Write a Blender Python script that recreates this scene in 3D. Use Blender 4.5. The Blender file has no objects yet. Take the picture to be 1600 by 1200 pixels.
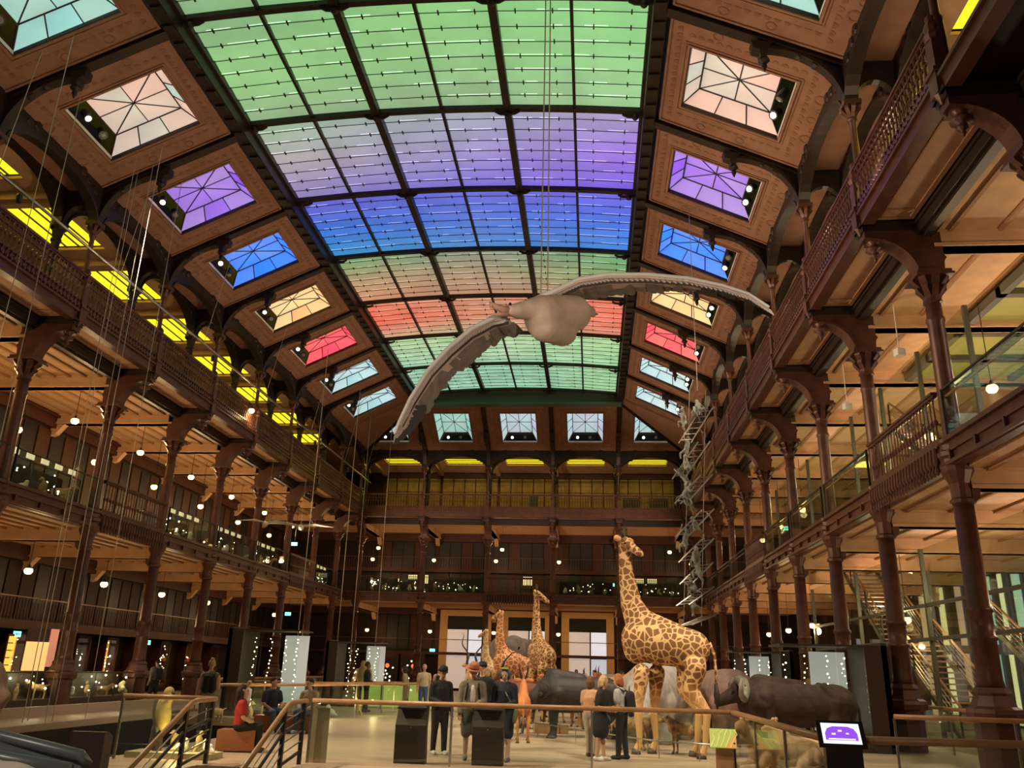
import bpy, bmesh, math, random
from math import pi, sin, cos, radians, sqrt
from mathutils import Matrix, Vector
import numpy as np
random.seed(7)
S = bpy.context.scene
COL = S.collection
# ------------------------------------------------------------------ camera
PITCH, YAW, ROLL, FPX = .3309, .0998, .0281, 1295.47
_F = Vector((-sin(YAW)*cos(PITCH), cos(YAW)*cos(PITCH), sin(PITCH)))
_R = Vector((cos(YAW), sin(YAW), 0)); _U = _R.cross(_F)
CR = cos(ROLL)*_R + sin(ROLL)*_U; CU = -sin(ROLL)*_R + cos(ROLL)*_U
CAMLOC = Vector((0, 0, 1.7))
cd = bpy.data.cameras.new('camera'); cam = bpy.data.objects.new('camera', cd); COL.objects.link(cam)
cam.matrix_world = Matrix(((CR.x, CU.x, -_F.x, 0), (CR.y, CU.y, -_F.y, 0), (CR.z, CU.z, -_F.z, 1.7), (0, 0, 0, 1)))
cd.sensor_fit = 'HORIZONTAL'; cd.sensor_width = 36; cd.lens = FPX/1600*36; cd.clip_end = 300
S.camera = cam
def ray(x, y): return CR*((x-800)/FPX) + CU*((600-y)/FPX) + _F
def on(x, y, X=None, Y=None, Z=None):
    r = ray(x, y)
    t = (X/r.x) if X is not None else ((Y/r.y) if Y is not None else ((Z-1.7)/r.z))
    return CAMLOC + r*t
# ------------------------------------------------------------------ world, exposure
W = bpy.data.worlds.new('world'); S.world = W; W.use_nodes = True
W.node_tree.nodes['Background'].inputs[0].default_value = (.9, .62, .42, 1)
W.node_tree.nodes['Background'].inputs[1].default_value = .12
S.view_settings.view_transform = 'Standard'; S.view_settings.look = 'None'
S.view_settings.gamma = 1; S.view_settings.use_curve_mapping = False
S.view_settings.exposure = 0.3
def light(name, kind, loc, energy, color=(1, .72, .45), size=.1, target=None, angle=60, blend=.6):
    l = bpy.data.lights.new(name, kind); l.energy = energy; l.color = color
    o = bpy.data.objects.new(name, l); COL.objects.link(o); o.location = loc
    if kind in ('POINT', 'SPOT'): l.shadow_soft_size = size
    if kind == 'SPOT': l.spot_size = radians(angle); l.spot_blend = blend
    if target is not None:
        o.rotation_euler = (Vector(target)-Vector(loc)).to_track_quat('-Z', 'Y').to_euler()
    return o
# hall dimensions, metres (camera stands at x=0 y=0)
XC = -5.05; HW = 13.05; BAY = 5.0; Y0 = 13.57; FARY = 60.85; XR = XC+HW; XL = XC-HW
FX0 = -5.145; FB = 4.757
# theatre spotlights sitting in the roof skylights, aimed at the animals and the hall
for i, (x, y, tx, ty, tz, e, an) in enumerate([
        (6.2, 12, 1.2, 20.3, 2.6, 10500, 26), (-16.0, 14, 1.2, 20.6, 2.6, 7500, 26), (-15.8, 22, 3.7, 28, 7.5, 6000, 26), (6.2, 21, -1.0, 26, .8, 12000, 36), (-16.3, 21, -1.5, 30, 1.5, 15000, 36), (6.2, 31, -3, 36, 1.5, 12000, 36),
        (-16.0, 11, -2.2, 18, .8, 13000, 34), (6.0, 9.5, -1.0, 17.5, .8, 9000, 34), (-16.0, 26, -7.5, 24, .3, 9000, 40), (6.2, 26, -7.5, 29, .5, 9000, 44), (6.2, 16, 4.4, 20, 1.0, 7000, 30), (-16.3, 36, -6, 40, 1, 12000, 44), (6.2, 41, -2, 48, 1, 12000, 44), (-15.5, 16, -3, 16, 0, 9000, 44)]):
    light('roof_spotlight', 'SPOT', (x, y, 15.9), e*.66, (1, .80, .57), .12, (tx, ty, tz), an, .85)
# added fill lights by the camera, brightening the hanging bird and bald man
light('landing_fill', 'POINT', (-2.4, -1.2, 4.6), 420, (1, .80, .62), .25); light('landing_fill', 'SPOT', (2.6, 1.0, 2.4), 420, (1, .80, .62), .15, (-.2, 6.3, 4.5), 60, .9); light('landing_fill', 'SPOT', (-4.6, 1.2, 2.6), 420, (1, .82, .66), .15, (-.2, 6.3, 4.5), 60, .9)
# ------------------------------------------------------------------ materials
def mat(name, col, rough=.6, metal=0, noise=0, nscale=4, stretch=(1, 1, 1), emis=None, estr=0, spec=.4, alpha=None, trans=0, bump=0, dark=None):
    m = bpy.data.materials.new(name); m.use_nodes = True
    nt = m.node_tree; b = nt.nodes['Principled BSDF']
    b.inputs['Base Color'].default_value = (*col, 1); b.inputs['Roughness'].default_value = rough
    b.inputs['Metallic'].default_value = metal; b.inputs['Specular IOR Level'].default_value = spec
    if trans: b.inputs['Transmission Weight'].default_value = trans
    if alpha is not None: b.inputs['Alpha'].default_value = alpha
    if emis: b.inputs['Emission Color'].default_value = (*emis, 1); b.inputs['Emission Strength'].default_value = estr
    if noise or bump:
        tc = nt.nodes.new('ShaderNodeTexCoord'); mp = nt.nodes.new('ShaderNodeMapping'); mp.inputs['Scale'].default_value = stretch
        nz = nt.nodes.new('ShaderNodeTexNoise'); nz.inputs['Scale'].default_value = nscale; nz.inputs['Detail'].default_value = 5
        nt.links.new(tc.outputs['Object'], mp.inputs['Vector']); nt.links.new(mp.outputs['Vector'], nz.inputs['Vector'])
        if noise:
            cr = nt.nodes.new('ShaderNodeValToRGB'); d = dark or tuple(c*(1-noise) for c in col)
            cr.color_ramp.elements[0].color = (*d, 1); cr.color_ramp.elements[1].color = (*[min(1, c*(1+noise*.4)) for c in col], 1)
            cr.color_ramp.elements[0].position = .3; cr.color_ramp.elements[1].position = .7
            nt.links.new(nz.outputs['Fac'], cr.inputs['Fac']); nt.links.new(cr.outputs['Color'], b.inputs['Base Color'])
        if bump:
            bp = nt.nodes.new('ShaderNodeBump'); bp.inputs['Strength'].default_value = bump; bp.inputs['Distance'].default_value = .02
            nt.links.new(nz.outputs['Fac'], bp.inputs['Height']); nt.links.new(bp.outputs['Normal'], b.inputs['Normal'])
    return m
def emit(name, col, s):
    return mat(name, tuple(min(1, c) for c in col), .5, emis=col, estr=s)
def attr_emit(name, s, base=.35):
    m = bpy.data.materials.new(name); m.use_nodes = True; nt = m.node_tree; b = nt.nodes['Principled BSDF']
    a = nt.nodes.new('ShaderNodeAttribute'); a.attribute_name = 'tint'
    tc = nt.nodes.new('ShaderNodeTexCoord'); nz = nt.nodes.new('ShaderNodeTexNoise'); nz.inputs['Scale'].default_value = .9
    mx = nt.nodes.new('ShaderNodeMix'); mx.data_type = 'RGBA'; mx.blend_type = 'MULTIPLY'; mx.inputs['Factor'].default_value = .5
    mr = nt.nodes.new('ShaderNodeMapRange'); mr.inputs['To Min'].default_value = .55; mr.inputs['To Max'].default_value = 1.35
    nt.links.new(tc.outputs['Object'], nz.inputs['Vector']); nt.links.new(nz.outputs['Fac'], mr.inputs['Value'])
    nt.links.new(a.outputs['Color'], mx.inputs['A']); nt.links.new(mr.outputs['Result'], mx.inputs['B'])
    nt.links.new(mx.outputs['Result'], b.inputs['Emission Color']); b.inputs['Emission Strength'].default_value = s
    nt.links.new(a.outputs['Color'], b.inputs['Base Color']); b.inputs['Roughness'].default_value = base
    return m
MT = dict(
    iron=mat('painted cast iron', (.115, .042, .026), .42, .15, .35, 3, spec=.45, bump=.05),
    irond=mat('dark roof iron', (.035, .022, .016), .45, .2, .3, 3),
    coffer=mat('brown painted coffer', (.31, .155, .092), .75, 0, .22, 1.6),
    stencil=mat('stencil pattern', (.255, .12, .07), .75, 0, .3, 5),
    stencil2=mat('stencil line', (.43, .23, .13), .75),
    cream=mat('cream painted soffit', (.60, .36, .19), .7, 0, .15, 2),
    soffit=mat('balcony soffit', (.50, .29, .17), .75, 0, .15, 2),
    batten=mat('ceiling batten', (.36, .19, .085), .7),
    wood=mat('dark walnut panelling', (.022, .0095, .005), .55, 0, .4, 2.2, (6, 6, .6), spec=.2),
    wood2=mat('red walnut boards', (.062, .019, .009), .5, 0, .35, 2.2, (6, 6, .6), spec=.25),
    glassblack=mat('dark cabinet glass', (.014, .011, .009), .45, spec=.3),
    floor=mat('oak parquet', (.50, .37, .26), .42, 0, .30, 1.2, (.35, 7, 1), spec=.25),
    oak=mat('oak handrail', (.50, .27, .125), .32, 0, .25, 3, (1, 1, 1)),
    steel=mat('brushed steel', (.45, .42, .38), .3, .9),
    black=mat('black steel', (.02, .018, .017), .4),
    dkbrown=mat('dark brown panel', (.045, .025, .017), .5),
    globe=emit('lamp globe glow', (1, .66, .26), 3.2),
    yellow=emit('yellow lit glass', (.98, .80, .02), 1.15),
    exitg=emit('exit sign glow', (.22, .95, .85), 1.6),
    white=mat('white paint', (.75, .72, .66), .5),
    pane=attr_emit('backlit coloured glass', .84),
    wire=mat('steel cable', (.5, .46, .4), .4, .6),
)
def glass(name, col=(.9, .95, .92), refl=.10, rough=.02):
    # thin sheet: mostly clear with a weak mirror that grows at grazing angles
    m = bpy.data.materials.new(name); m.use_nodes = True; nt = m.node_tree; nt.nodes.remove(nt.nodes['Principled BSDF']); out = nt.nodes['Material Output']
    tr = nt.nodes.new('ShaderNodeBsdfTransparent'); tr.inputs[0].default_value = (*col, 1)
    gl = nt.nodes.new('ShaderNodeBsdfGlossy'); gl.inputs['Roughness'].default_value = rough
    lw = nt.nodes.new('ShaderNodeLayerWeight'); pw = nt.nodes.new('ShaderNodeMath'); pw.operation = 'POWER'; pw.inputs[1].default_value = 4; nt.links.new(lw.outputs['Facing'], pw.inputs[0])
    fr = nt.nodes.new('ShaderNodeMapRange'); fr.inputs['To Min'].default_value = refl*.35; fr.inputs['To Max'].default_value = refl*5; nt.links.new(pw.outputs[0], fr.inputs['Value']); mx = nt.nodes.new('ShaderNodeMixShader')
    nt.links.new(fr.outputs[0], mx.inputs[0]); nt.links.new(tr.outputs[0], mx.inputs[1]); nt.links.new(gl.outputs[0], mx.inputs[2]); nt.links.new(mx.outputs[0], out.inputs[0]); return m
MT['glass'] = glass('clear glass'); MT['glassg'] = glass('greenish glass', (.86, .92, .84), .10)
# ------------------------------------------------------------------ mesh helpers
class MB:
    def __init__(s): s.v = []; s.f = []; s.m = []; s.cur = 0
    def add(s, vs, fs):
        n = len(s.v); s.v += [tuple(p) for p in vs]; s.f += [tuple(i+n for i in f) for f in fs]; s.m += [s.cur]*len(fs); return s
    def box(s, x0, x1, y0, y1, z0, z1):
        return s.add([(x0, y0, z0), (x1, y0, z0), (x1, y1, z0), (x0, y1, z0), (x0, y0, z1), (x1, y0, z1), (x1, y1, z1), (x0, y1, z1)],
                     [(0, 3, 2, 1), (4, 5, 6, 7), (0, 1, 5, 4), (1, 2, 6, 5), (2, 3, 7, 6), (3, 0, 4, 7)])
    def lathe(s, prof, n=12, c=(0, 0), off=0., axis='z'):
        vs = []; fs = []
        for r, z in prof:
            for i in range(n):
                a = 2*pi*(i+off)/n; p = (c[0]+r*cos(a), c[1]+r*sin(a), z)
                vs.append(p if axis == 'z' else ((z, p[0], p[1]) if axis == 'x' else (p[0], z, p[1])))
        for j in range(len(prof)-1):
            for i in range(n):
                k = (i+1) % n; fs.append((j*n+i, j*n+k, (j+1)*n+k, (j+1)*n+i))
        fs.append(tuple(range(n))[::-1]); fs.append(tuple(range((len(prof)-1)*n, len(prof)*n)))
        return s.add(vs, fs)
    def prism(s, poly, axis, a, b):
        n = len(poly); vs = []
        for w in (a, b):
            for p in poly:
                vs.append((w, p[0], p[1]) if axis == 'x' else ((p[0], w, p[1]) if axis == 'y' else (p[0], p[1], w)))
        fs = [tuple(range(n)), tuple(range(2*n-1, n-1, -1))] + [(i, n+i, n+(i+1) % n, (i+1) % n) for i in range(n)]
        return s.add(vs, fs)
    def strip(s, outer, inner, axis, a, b):
        # solid between two polylines of equal length (open band), extruded along axis
        n = len(outer)
        for i in range(n-1):
            s.prism([outer[i], outer[i+1], inner[i+1], inner[i]], axis, a, b)
        return s
    def tube(s, pts, r, n=6, closed=False):
        pts = [Vector(p) for p in pts]; N = len(pts); rs = r if isinstance(r, (list, tuple)) else [r]*N
        vs = []; fs = []; prev = None
        for i, p in enumerate(pts):
            t = (pts[min(i+1, N-1)]-pts[max(i-1, 0)]).normalized()
            if prev is None:
                u = t.cross(Vector((0, 0, 1)));  u = u if u.length > .05 else t.cross(Vector((1, 0, 0)))
            else: u = prev - t*prev.dot(t)
            u.normalize(); prev = u; w = t.cross(u)
            for k in range(n):
                a = 2*pi*k/n; vs.append(p+(u*cos(a)+w*sin(a))*rs[i])
        for i in range(N-1):
            for k in range(n):
                q = (k+1) % n; fs.append((i*n+k, i*n+q, (i+1)*n+q, (i+1)*n+k))
        fs.append(tuple(range(n))[::-1]); fs.append(tuple(range((N-1)*n, N*n)))
        return s.add(vs, fs)
    def quad(s, a, b, c, d): return s.add([a, b, c, d], [(0, 1, 2, 3)])
    def slab(s, pts, d):
        # convex polygon given by points, thickened by vector d
        n = len(pts); d = Vector(d); vs = [Vector(p) for p in pts]+[Vector(p)+d for p in pts]
        return s.add(vs, [tuple(range(n))[::-1], tuple(range(n, 2*n))]+[(i, (i+1) % n, n+(i+1) % n, n+i) for i in range(n)])
    def sphere(s, c, r, n=10, m=6, sc=(1, 1, 1)):
        prof = [(max(1e-4, sin(pi*j/m)), -cos(pi*j/m)) for j in range(m+1)]
        k = len(s.v); s.lathe(prof, n)
        for i in range(k, len(s.v)):
            x, y, z = s.v[i]; s.v[i] = (c[0]+x*r*sc[0], c[1]+y*r*sc[1], c[2]+z*r*sc[2])
        return s
    def xf(s, M):
        s.v = [tuple(M @ Vector(p)) for p in s.v]; return s
    def mesh(s, name, mats, smooth=False, tint=None):
        me = bpy.data.meshes.new(name); me.from_pydata(s.v, [], s.f)
        for m in (mats if isinstance(mats, (list, tuple)) else [mats]): me.materials.append(MT[m] if isinstance(m, str) else m)
        if any(s.m): me.polygons.foreach_set('material_index', s.m)
        if smooth: me.polygons.foreach_set('use_smooth', [True]*len(s.f))
        if tint is not None:
            at = me.color_attributes.new('tint', 'FLOAT_COLOR', 'POINT')
            at.data.foreach_set('color', np.array([(*c, 1) for c in tint], 'f').ravel())
        me.update(); return me
def obj(name, me, parent=None, loc=(0, 0, 0), rz=0., scale=None, label=None, stuff=False, rot=None):
    o = bpy.data.objects.new(name, me); COL.objects.link(o); o.location = loc
    o.rotation_euler = rot if rot else (0, 0, rz)
    if scale: o.scale = scale
    if parent: o.parent = parent
    if label: o['label'] = label
    if stuff: o['kind'] = 'stuff'
    return o
def struct(name, me, label=None, **k):
    o = obj(name, me, **k); o['kind'] = 'structure'
    if label: o['label'] = label
    return o
def sempty(name, label=None):
    o = obj(name, None); o['kind'] = 'structure'
    if label: o['label'] = label
    return o
def thing(name, label, cat, loc=(0, 0, 0), rz=0., group=None, scale=None):
    o = bpy.data.objects.new(name, None); COL.objects.link(o); o.location = loc; o.rotation_euler = (0, 0, rz)
    if scale: o.scale = scale
    return tag(o, label, cat, group)
def tag(o, label, cat, group=None):
    o['label'] = label; o['category'] = cat
    if group: o['group'] = group
    return o
def smooth_arc(x0, x1, z0, z1, n=12):
    # elliptic arc from (x0,z0) spring over crown z1 to (x1,z0)
    c = (x0+x1)/2; a = (x1-x0)/2
    return [(c - a*cos(pi*i/n), z0+(z1-z0)*sin(pi*i/n)) for i in range(n+1)]
# runs: local frame x = along gallery, y = outward from the nave, z = up
RUNS = dict(right=dict(rz=-pi/2, pos=lambda s: (XR, s, 0), scale=(1, 1, 1)),
            left=dict(rz=pi/2, pos=lambda s: (XL, s, 0), scale=(1, 1, 1)),
            far=dict(rz=0., pos=lambda s: (s, FARY, 0), scale=(FB/BAY, 1, 1)))
YK = [Y0+BAY*k for k in range(0, 10)]            # 13.57 .. 58.57
FXK = [FX0+FB*(i-2.5) for i in range(6)]         # six column lines along the far end

# plain-language place names used in labels: each roof bay has its own skylight colour
BAYN = ['teal', 'rose', 'violet', 'blue', 'cream', 'pink', 'first white', 'last white', 'corner']
def colname(run, k):
    if run == 'far': return ['first', 'second', 'third', 'fourth', 'fifth', 'sixth'][k]+' from the cabinet side corner'
    if k == 0: return 'just before the teal skylight'
    if k >= 9: return 'in the far corner'
    return 'between the %s and %s skylights' % (BAYN[k-1], BAYN[k]) if k < 8 else 'after the last white skylight'
def bayname(run, k):
    if run == 'far': return ['in the cabinet side corner', 'second from the cabinet side corner', 'in the middle of the end', 'second from the staircase corner', 'in the staircase side corner'][k]
    return 'below the %s skylight' % BAYN[k] if k < 8 else 'in the far corner'
# ================================================================== STRUCTURE
m = MB(); m.box(-30, -14, 9.5, 70, -.25, 0); m.box(-14, -8.7, 27.5, 70, -.25, 0); m.box(-8.7, 2.6, 15.0, 70, -.25, 0); m.box(2.6, 22, 9.5, 70, -.25, 0); m.box(-8.7, -6.75, 9.5, 15.0, -.25, 0)
struct('floor', m.mesh('floor', 'floor'), label='pale oak parquet floor of the exhibition hall')
m = MB(); m.box(-30, 22, -9, -8.6, -.2, 21); struct('wall_back', m.mesh('wall_back', 'wood'))
m = MB(); m.box(-30, 22, -9, 30, -3.2, -3); struct('floor', m.mesh('floor_lower', 'floor'))
# --- main columns -------------------------------------------------
def leafring(m, r, z, n, w, h, out):
    for i in range(n):
        a = 2*pi*i/n; M = Matrix.Rotation(a, 4, 'Z')
        k = len(m.v)
        m.prism([(r*.8, z), (r+out*.35, z+h*.45), (r+out, z+h*.8), (r+out*1.05, z+h), (r+out*.55, z+h*.97), (r*.8, z+h*.75)], 'y', -w/2, w/2)
        for j in range(k, len(m.v)): m.v[j] = tuple(M @ Vector(m.v[j]))
me_base = MB().lathe([(.40, 0), (.40, .95), (.50, 1.0), (.52, 1.12), (.50, 1.2), (.42, 1.25), (.34, 1.45), (.36, 1.5), (.30, 1.6)], 8, off=.5).mesh('column_base', 'iron')
me_shaft1 = MB().lathe([(.27, 1.6), (.245, 1.75), (.24, 2.5), (.27, 2.52), (.27, 2.58), (.235, 2.6), (.23, 3.05), (.265, 3.07), (.265, 3.15), (.225, 3.18), (.205, 5.5)], 14).mesh('lower_shaft', 'iron', True)
m = MB(); m.lathe([(.20, 5.3), (.26, 5.33), (.26, 5.4), (.21, 5.45), (.22, 5.75), (.34, 6.02), (.36, 6.14), (.30, 6.2)], 12)
for sg in (1,):
    m.prism([(sg*.15, 5.3), (sg*.30, 5.42), (sg*.34, 5.62), (sg*.28, 5.72), (sg*.46, 5.86), (sg*.72, 6.0), (sg*.78, 6.12), (sg*.15, 6.15)], 'x', -.16, .16)
me_cap1 = m.mesh('console_capital', 'iron')
m = MB()
m.lathe([(.25, 6.1), (.25, 6.3), (.31, 6.36), (.31, 6.46), (.24, 6.5), (.24, 6.62), (.29, 6.66), (.29, 6.74), (.2, 6.78)], 10, (0, -.06))
me_collar = m.mesh('collar', 'iron')
me_shaft2 = MB().lathe([(.215, 6.7), (.20, 7.0), (.185, 9.55), (.21, 9.58), (.21, 9.66), (.18, 9.7), (.17, 10.1)], 14).mesh('upper_shaft', 'iron', True)
m = MB(); m.lathe([(.17, 10.02), (.22, 10.06), (.2, 10.14), (.23, 10.4), (.3, 10.62), (.34, 10.64)], 12)
leafring(m, .2, 10.14, 8, .13, .3, .13)
leafring(m, .24, 10.32, 8, .15, .34, .17)
m.box(-.42, .42, -.42, .42, 10.64, 10.70); m.box(-.38, .38, -.38, .38, 10.70, 10.79)
me_cap2 = m.mesh('leaf_capital', 'iron')
arc = [(-.27 - 1.0*(1-cos(a)), 10.8 + .93*sin(a)) for a in [pi/2*i/9 for i in range(10)]]
m = MB(); m.prism(arc + [(-1.42, 11.73), (-1.42, 11.93), (.32, 11.93), (.32, 11.6), (.40, 11.5), (.33, 11.4), (.33, 11.25), (.39, 11.17), (.33, 11.08), (.3, 10.8)], 'x', -.2, .2)
m.strip(arc, [(p[0]-.05*sin(i/9*pi/2)-.02, p[1]-.05) for i, p in enumerate(arc)], 'x', -.25, .25)
me_brk = m.mesh('arched_bracket', 'iron')
m = MB(); m.box(-.24, .24, -1.46, .4, 11.9, 12.12); m.box(-.30, .30, -1.52, .4, 12.02, 12.1)
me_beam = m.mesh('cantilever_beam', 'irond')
me_pend = MB().lathe([(.13, 11.78), (.19, 11.7), (.12, 11.62), (.10, 11.55), (.21, 11.5), (.21, 11.46), (.08, 11.42), (.10, 11.36), (.10, 11.3), (.04, 11.27), (.05, 11.22), (.01, 11.14)], 10, (0, -1.16)).mesh('pendant_finial', 'iron', True)
def main_column(run, s, label, group, cor=False):
    R = RUNS[run]; t = thing('cast_iron_column', label, 'column', R['pos'](s), R['rz'], group)
    for n, me in (('base', me_base), ('lower_shaft', me_shaft1), ('console_capital', me_cap1), ('collar', me_collar), ('upper_shaft', me_shaft2), ('leaf_capital', me_cap2)):
        obj(n, me, t)
    if not cor:
        for n, me in (('arched_bracket', me_brk), ('cantilever_beam', me_beam), ('pendant_finial', me_pend)): obj(n, me, t)
for k, y in enumerate(YK):
    main_column('right', y, 'tall red-brown iron column, staircase side, '+colname('right', k), 'columns on the staircase side')
    if k: main_column('left', y, 'tall dark iron column, cabinet side, '+colname('left', k), 'columns on the cabinet side')
for k, x in enumerate(FXK): main_column('far', x, 'tall slim iron column of the end gallery, '+colname('far', k), 'columns of the end gallery')
# --- upper gallery columns, ribs ---------------------------------------
m = MB(); m.lathe([(.12, 12.3), (.12, 13.75), (.14, 13.8), (.10, 13.9), (.085, 14.0), (.08, 15.1), (.1, 15.12), (.1, 15.18), (.08, 15.2)], 10, (0, -1.3))
me_thin = m.mesh('slender_shaft', 'iron', True)
m = MB(); m.box(-.17, .17, -1.56, -1.28, 12.05, 12.55); m.box(-.21, .21, -1.6, -1.28, 12.5, 12.58); m.box(-.14, .14, -1.52, -1.28, 12.58, 13.3)
m.lathe([(.13, 13.3), (.17, 13.4), (.12, 13.5), (.15, 13.62), (.08, 13.75), (.1, 13.84), (.02, 13.95)], 8, (0, -1.42)); m.lathe([(.03, 11.85), (.07, 11.95), (.13, 12.05)], 8, (0, -1.44))
me_ped = m.mesh('rail_pedestal', 'iron')
m = MB(); m.lathe([(.09, 15.15), (.13, 15.2), (.1, 15.28), (.14, 15.5), (.19, 15.6)], 10, (0, -1.3)); leafring(m, .1, 15.25, 6, .1, .32, .12)
k0 = len(m.v)
for i in range(len(m.v)): pass
m2 = MB(); leafring(m2, .1, 15.22, 8, .1, .34, .14)
m2.v = [(a, b-1.3, c) for a, b, c in m2.v]
m3 = MB(); m3.lathe([(.09, 15.15), (.13, 15.2), (.1, 15.28), (.14, 15.5), (.19, 15.6)], 10, (0, -1.3)); m3.add(m2.v, m2.f); m3.box(-.22, .22, -1.52, -1.08, 15.58, 15.72)
me_thincap = m3.mesh('slender_capital', 'iron')
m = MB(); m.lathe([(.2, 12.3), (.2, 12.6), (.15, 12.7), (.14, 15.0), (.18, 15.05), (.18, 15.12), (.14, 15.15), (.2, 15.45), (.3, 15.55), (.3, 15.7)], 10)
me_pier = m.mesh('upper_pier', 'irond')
RB, RT = (-1.08, 16.86), (-5.85, 19.13)           # rib foot and head in (y,z)
def rib_at(u): return (RB[0]+(RT[0]-RB[0])*u, RB[1]+(RT[1]-RB[1])*u)
m = MB(); m.prism([(RB[0]+.1, RB[1]-.2), (RT[0], RT[1]-.16), (RT[0], RT[1]+.2), (RB[0]+.1, RB[1]+.2)], 'x', -.11, .11)
m.prism([(RB[0]+.1, RB[1]-.24), (RT[0], RT[1]-.2), (RT[0], RT[1]-.15), (RB[0]+.1, RB[1]-.19)], 'x', -.16, .16)
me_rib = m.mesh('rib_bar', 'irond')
e = rib_at(.48)
arc2 = [(-1.42 + (e[0]+1.42)*(1-cos(a)), 15.72+(e[1]-.38-15.72)*sin(a)) for a in [pi/2*i/10 for i in range(11)]]
m = MB(); m.prism(arc2+[(e[0]-.2, e[1]-.22), (e[0]+.1, e[1]-.05), (-1.15, 16.7), (-1.15, 15.72)], 'x', -.07, .07)
m.strip(arc2, [(p[0]-.07*sin(i/10*pi/2)-.02, p[1]-.08) for i, p in enumerate(arc2)], 'x', -.13, .13)
for i in range(3): m.lathe([(.17-.03*i, -.1), (.2-.03*i, 0), (.17-.03*i, .1)], 10, (-2.0-.42*i, 17.05+.28*i-.06*i*i*0), axis='x')
me_rbrk = m.mesh('curved_bracket', 'irond')
m = MB(); m.prism([(e[0]-.32, e[1]-.2), (e[0]-.3, e[1]-.45), (e[0]-.12, e[1]-.52), (e[0]-.1, e[1]-.72), (e[0]+.06, e[1]-.74), (e[0]+.1, e[1]-.5), (e[0]+.25, e[1]-.3)], 'x', -.16, .16)
m.lathe([(.12, e[1]-.7), (.16, e[1]-.78), (.06, e[1]-.86), (.08, e[1]-.95), (.01, e[1]-1.12)], 8, (0, e[0]))
me_rfin = m.mesh('leaf_finial', 'irond')
# small arch between slender column and pier
a3 = [(-.66 - .5*cos(pi*i/10), 15.75+.62*sin(pi*i/10)) for i in range(11)]
m = MB(); m.strip([(p[0], 16.95) for p in a3], a3, 'x', -.1, .1); m.box(-.1, .1, -1.42, -1.16, 15.7, 16.95); m.box(-.1, .1, -.16, .1, 15.7, 16.95)
me_sarch = m.mesh('cross_arch', 'irond')
# long arcade arches
def arcade(y0, y1, zs, zc, zt, half=2.36):
    a = smooth_arc(-half, half, zs, zc, 16); m = MB(); m.strip([(p[0], zt) for p in a], a, 'y', y0, y1)
    m.box(-2.5, -half, y0, y1, zs, zt); m.box(half, 2.5, y0, y1, zs, zt)
    m.strip(a, [(p[0]*.985, p[1]-.07) for p in a], 'y', y0-.06, y1+.06)
    for sg in (-1, 1):
        for i, (dx, dz) in enumerate(((1.55, .93), (1.95, .78), (1.2, 1.03))):
            m.lathe([(.13, y0-.05), (.16, y0-.01), (.13, y1+.05)], 9, (sg*dx, zs+dz+.18), axis='y')
    return m
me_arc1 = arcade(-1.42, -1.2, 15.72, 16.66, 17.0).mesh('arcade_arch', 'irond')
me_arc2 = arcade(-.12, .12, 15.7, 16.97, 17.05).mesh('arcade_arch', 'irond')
for run, pts in (('right', YK[0:10]), ('left', YK[0:10]), ('far', FXK)):
    R = RUNS[run]; w = {'right': 'above the staircase side', 'left': 'above the cabinet side', 'far': 'above the far end wall'}[run]
    for i, s in enumerate(pts):
        t = thing('slender_column', 'slender arcade column %s, %s' % ({'right': 'on the staircase side', 'left': 'on the cabinet side', 'far': 'of the end gallery'}[run], colname(run, i)), 'column', R['pos'](s), R['rz'], 'top gallery columns '+w)
        obj('slender_shaft', me_thin, t); obj('rail_pedestal', me_ped, t); obj('slender_capital', me_thincap, t)
        o = obj('upper_pier', me_pier, None, R['pos'](s), R['rz']); tag(o, 'iron pier behind the top arcade, %s, %s' % ({'right': 'staircase side', 'left': 'cabinet side', 'far': 'far end'}[run], colname(run, i)), 'pier', 'top gallery piers '+w)
        if run == 'far' and i in (0, 5): continue
        if run != 'far' and i >= 8: continue
        t = sempty('roof_rib', 'dark iron roof rib with curved bracket and leaf finial '+w); t.location = R['pos'](s); t.rotation_euler = (0, 0, R['rz'])
        obj('rib_bar', me_rib, t); obj('curved_bracket', me_rbrk, t); obj('leaf_finial', me_rfin, t); obj('cross_arch', me_sarch, t)
    mids = [(a+b)/2 for a, b in zip(pts[:-1], pts[1:])]
    for s in mids:
        t = sempty('arcade_arch', 'dark iron arcade arch of the top gallery '+w); t.location = R['pos'](s); t.rotation_euler = (0, 0, R['rz'])
        obj('front_arch', me_arc1, t, scale=R['scale']); obj('rear_arch', me_arc2, t, scale=R['scale'])
# hip ribs in the two far corners
for sg, xh, xf in ((1, 2.15, 6.9), (-1, -12.25, -17.0)):
    m = MB(); m.tube([(xf, 59.6, 16.85), (xh, 54.7, 19.13)], .16, 6)
    struct('hip_rib', m.mesh('hip_rib', 'irond'), 'diagonal iron hip rib in the roof corner on the '+('staircase' if sg > 0 else 'cabinet')+' side')
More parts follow.
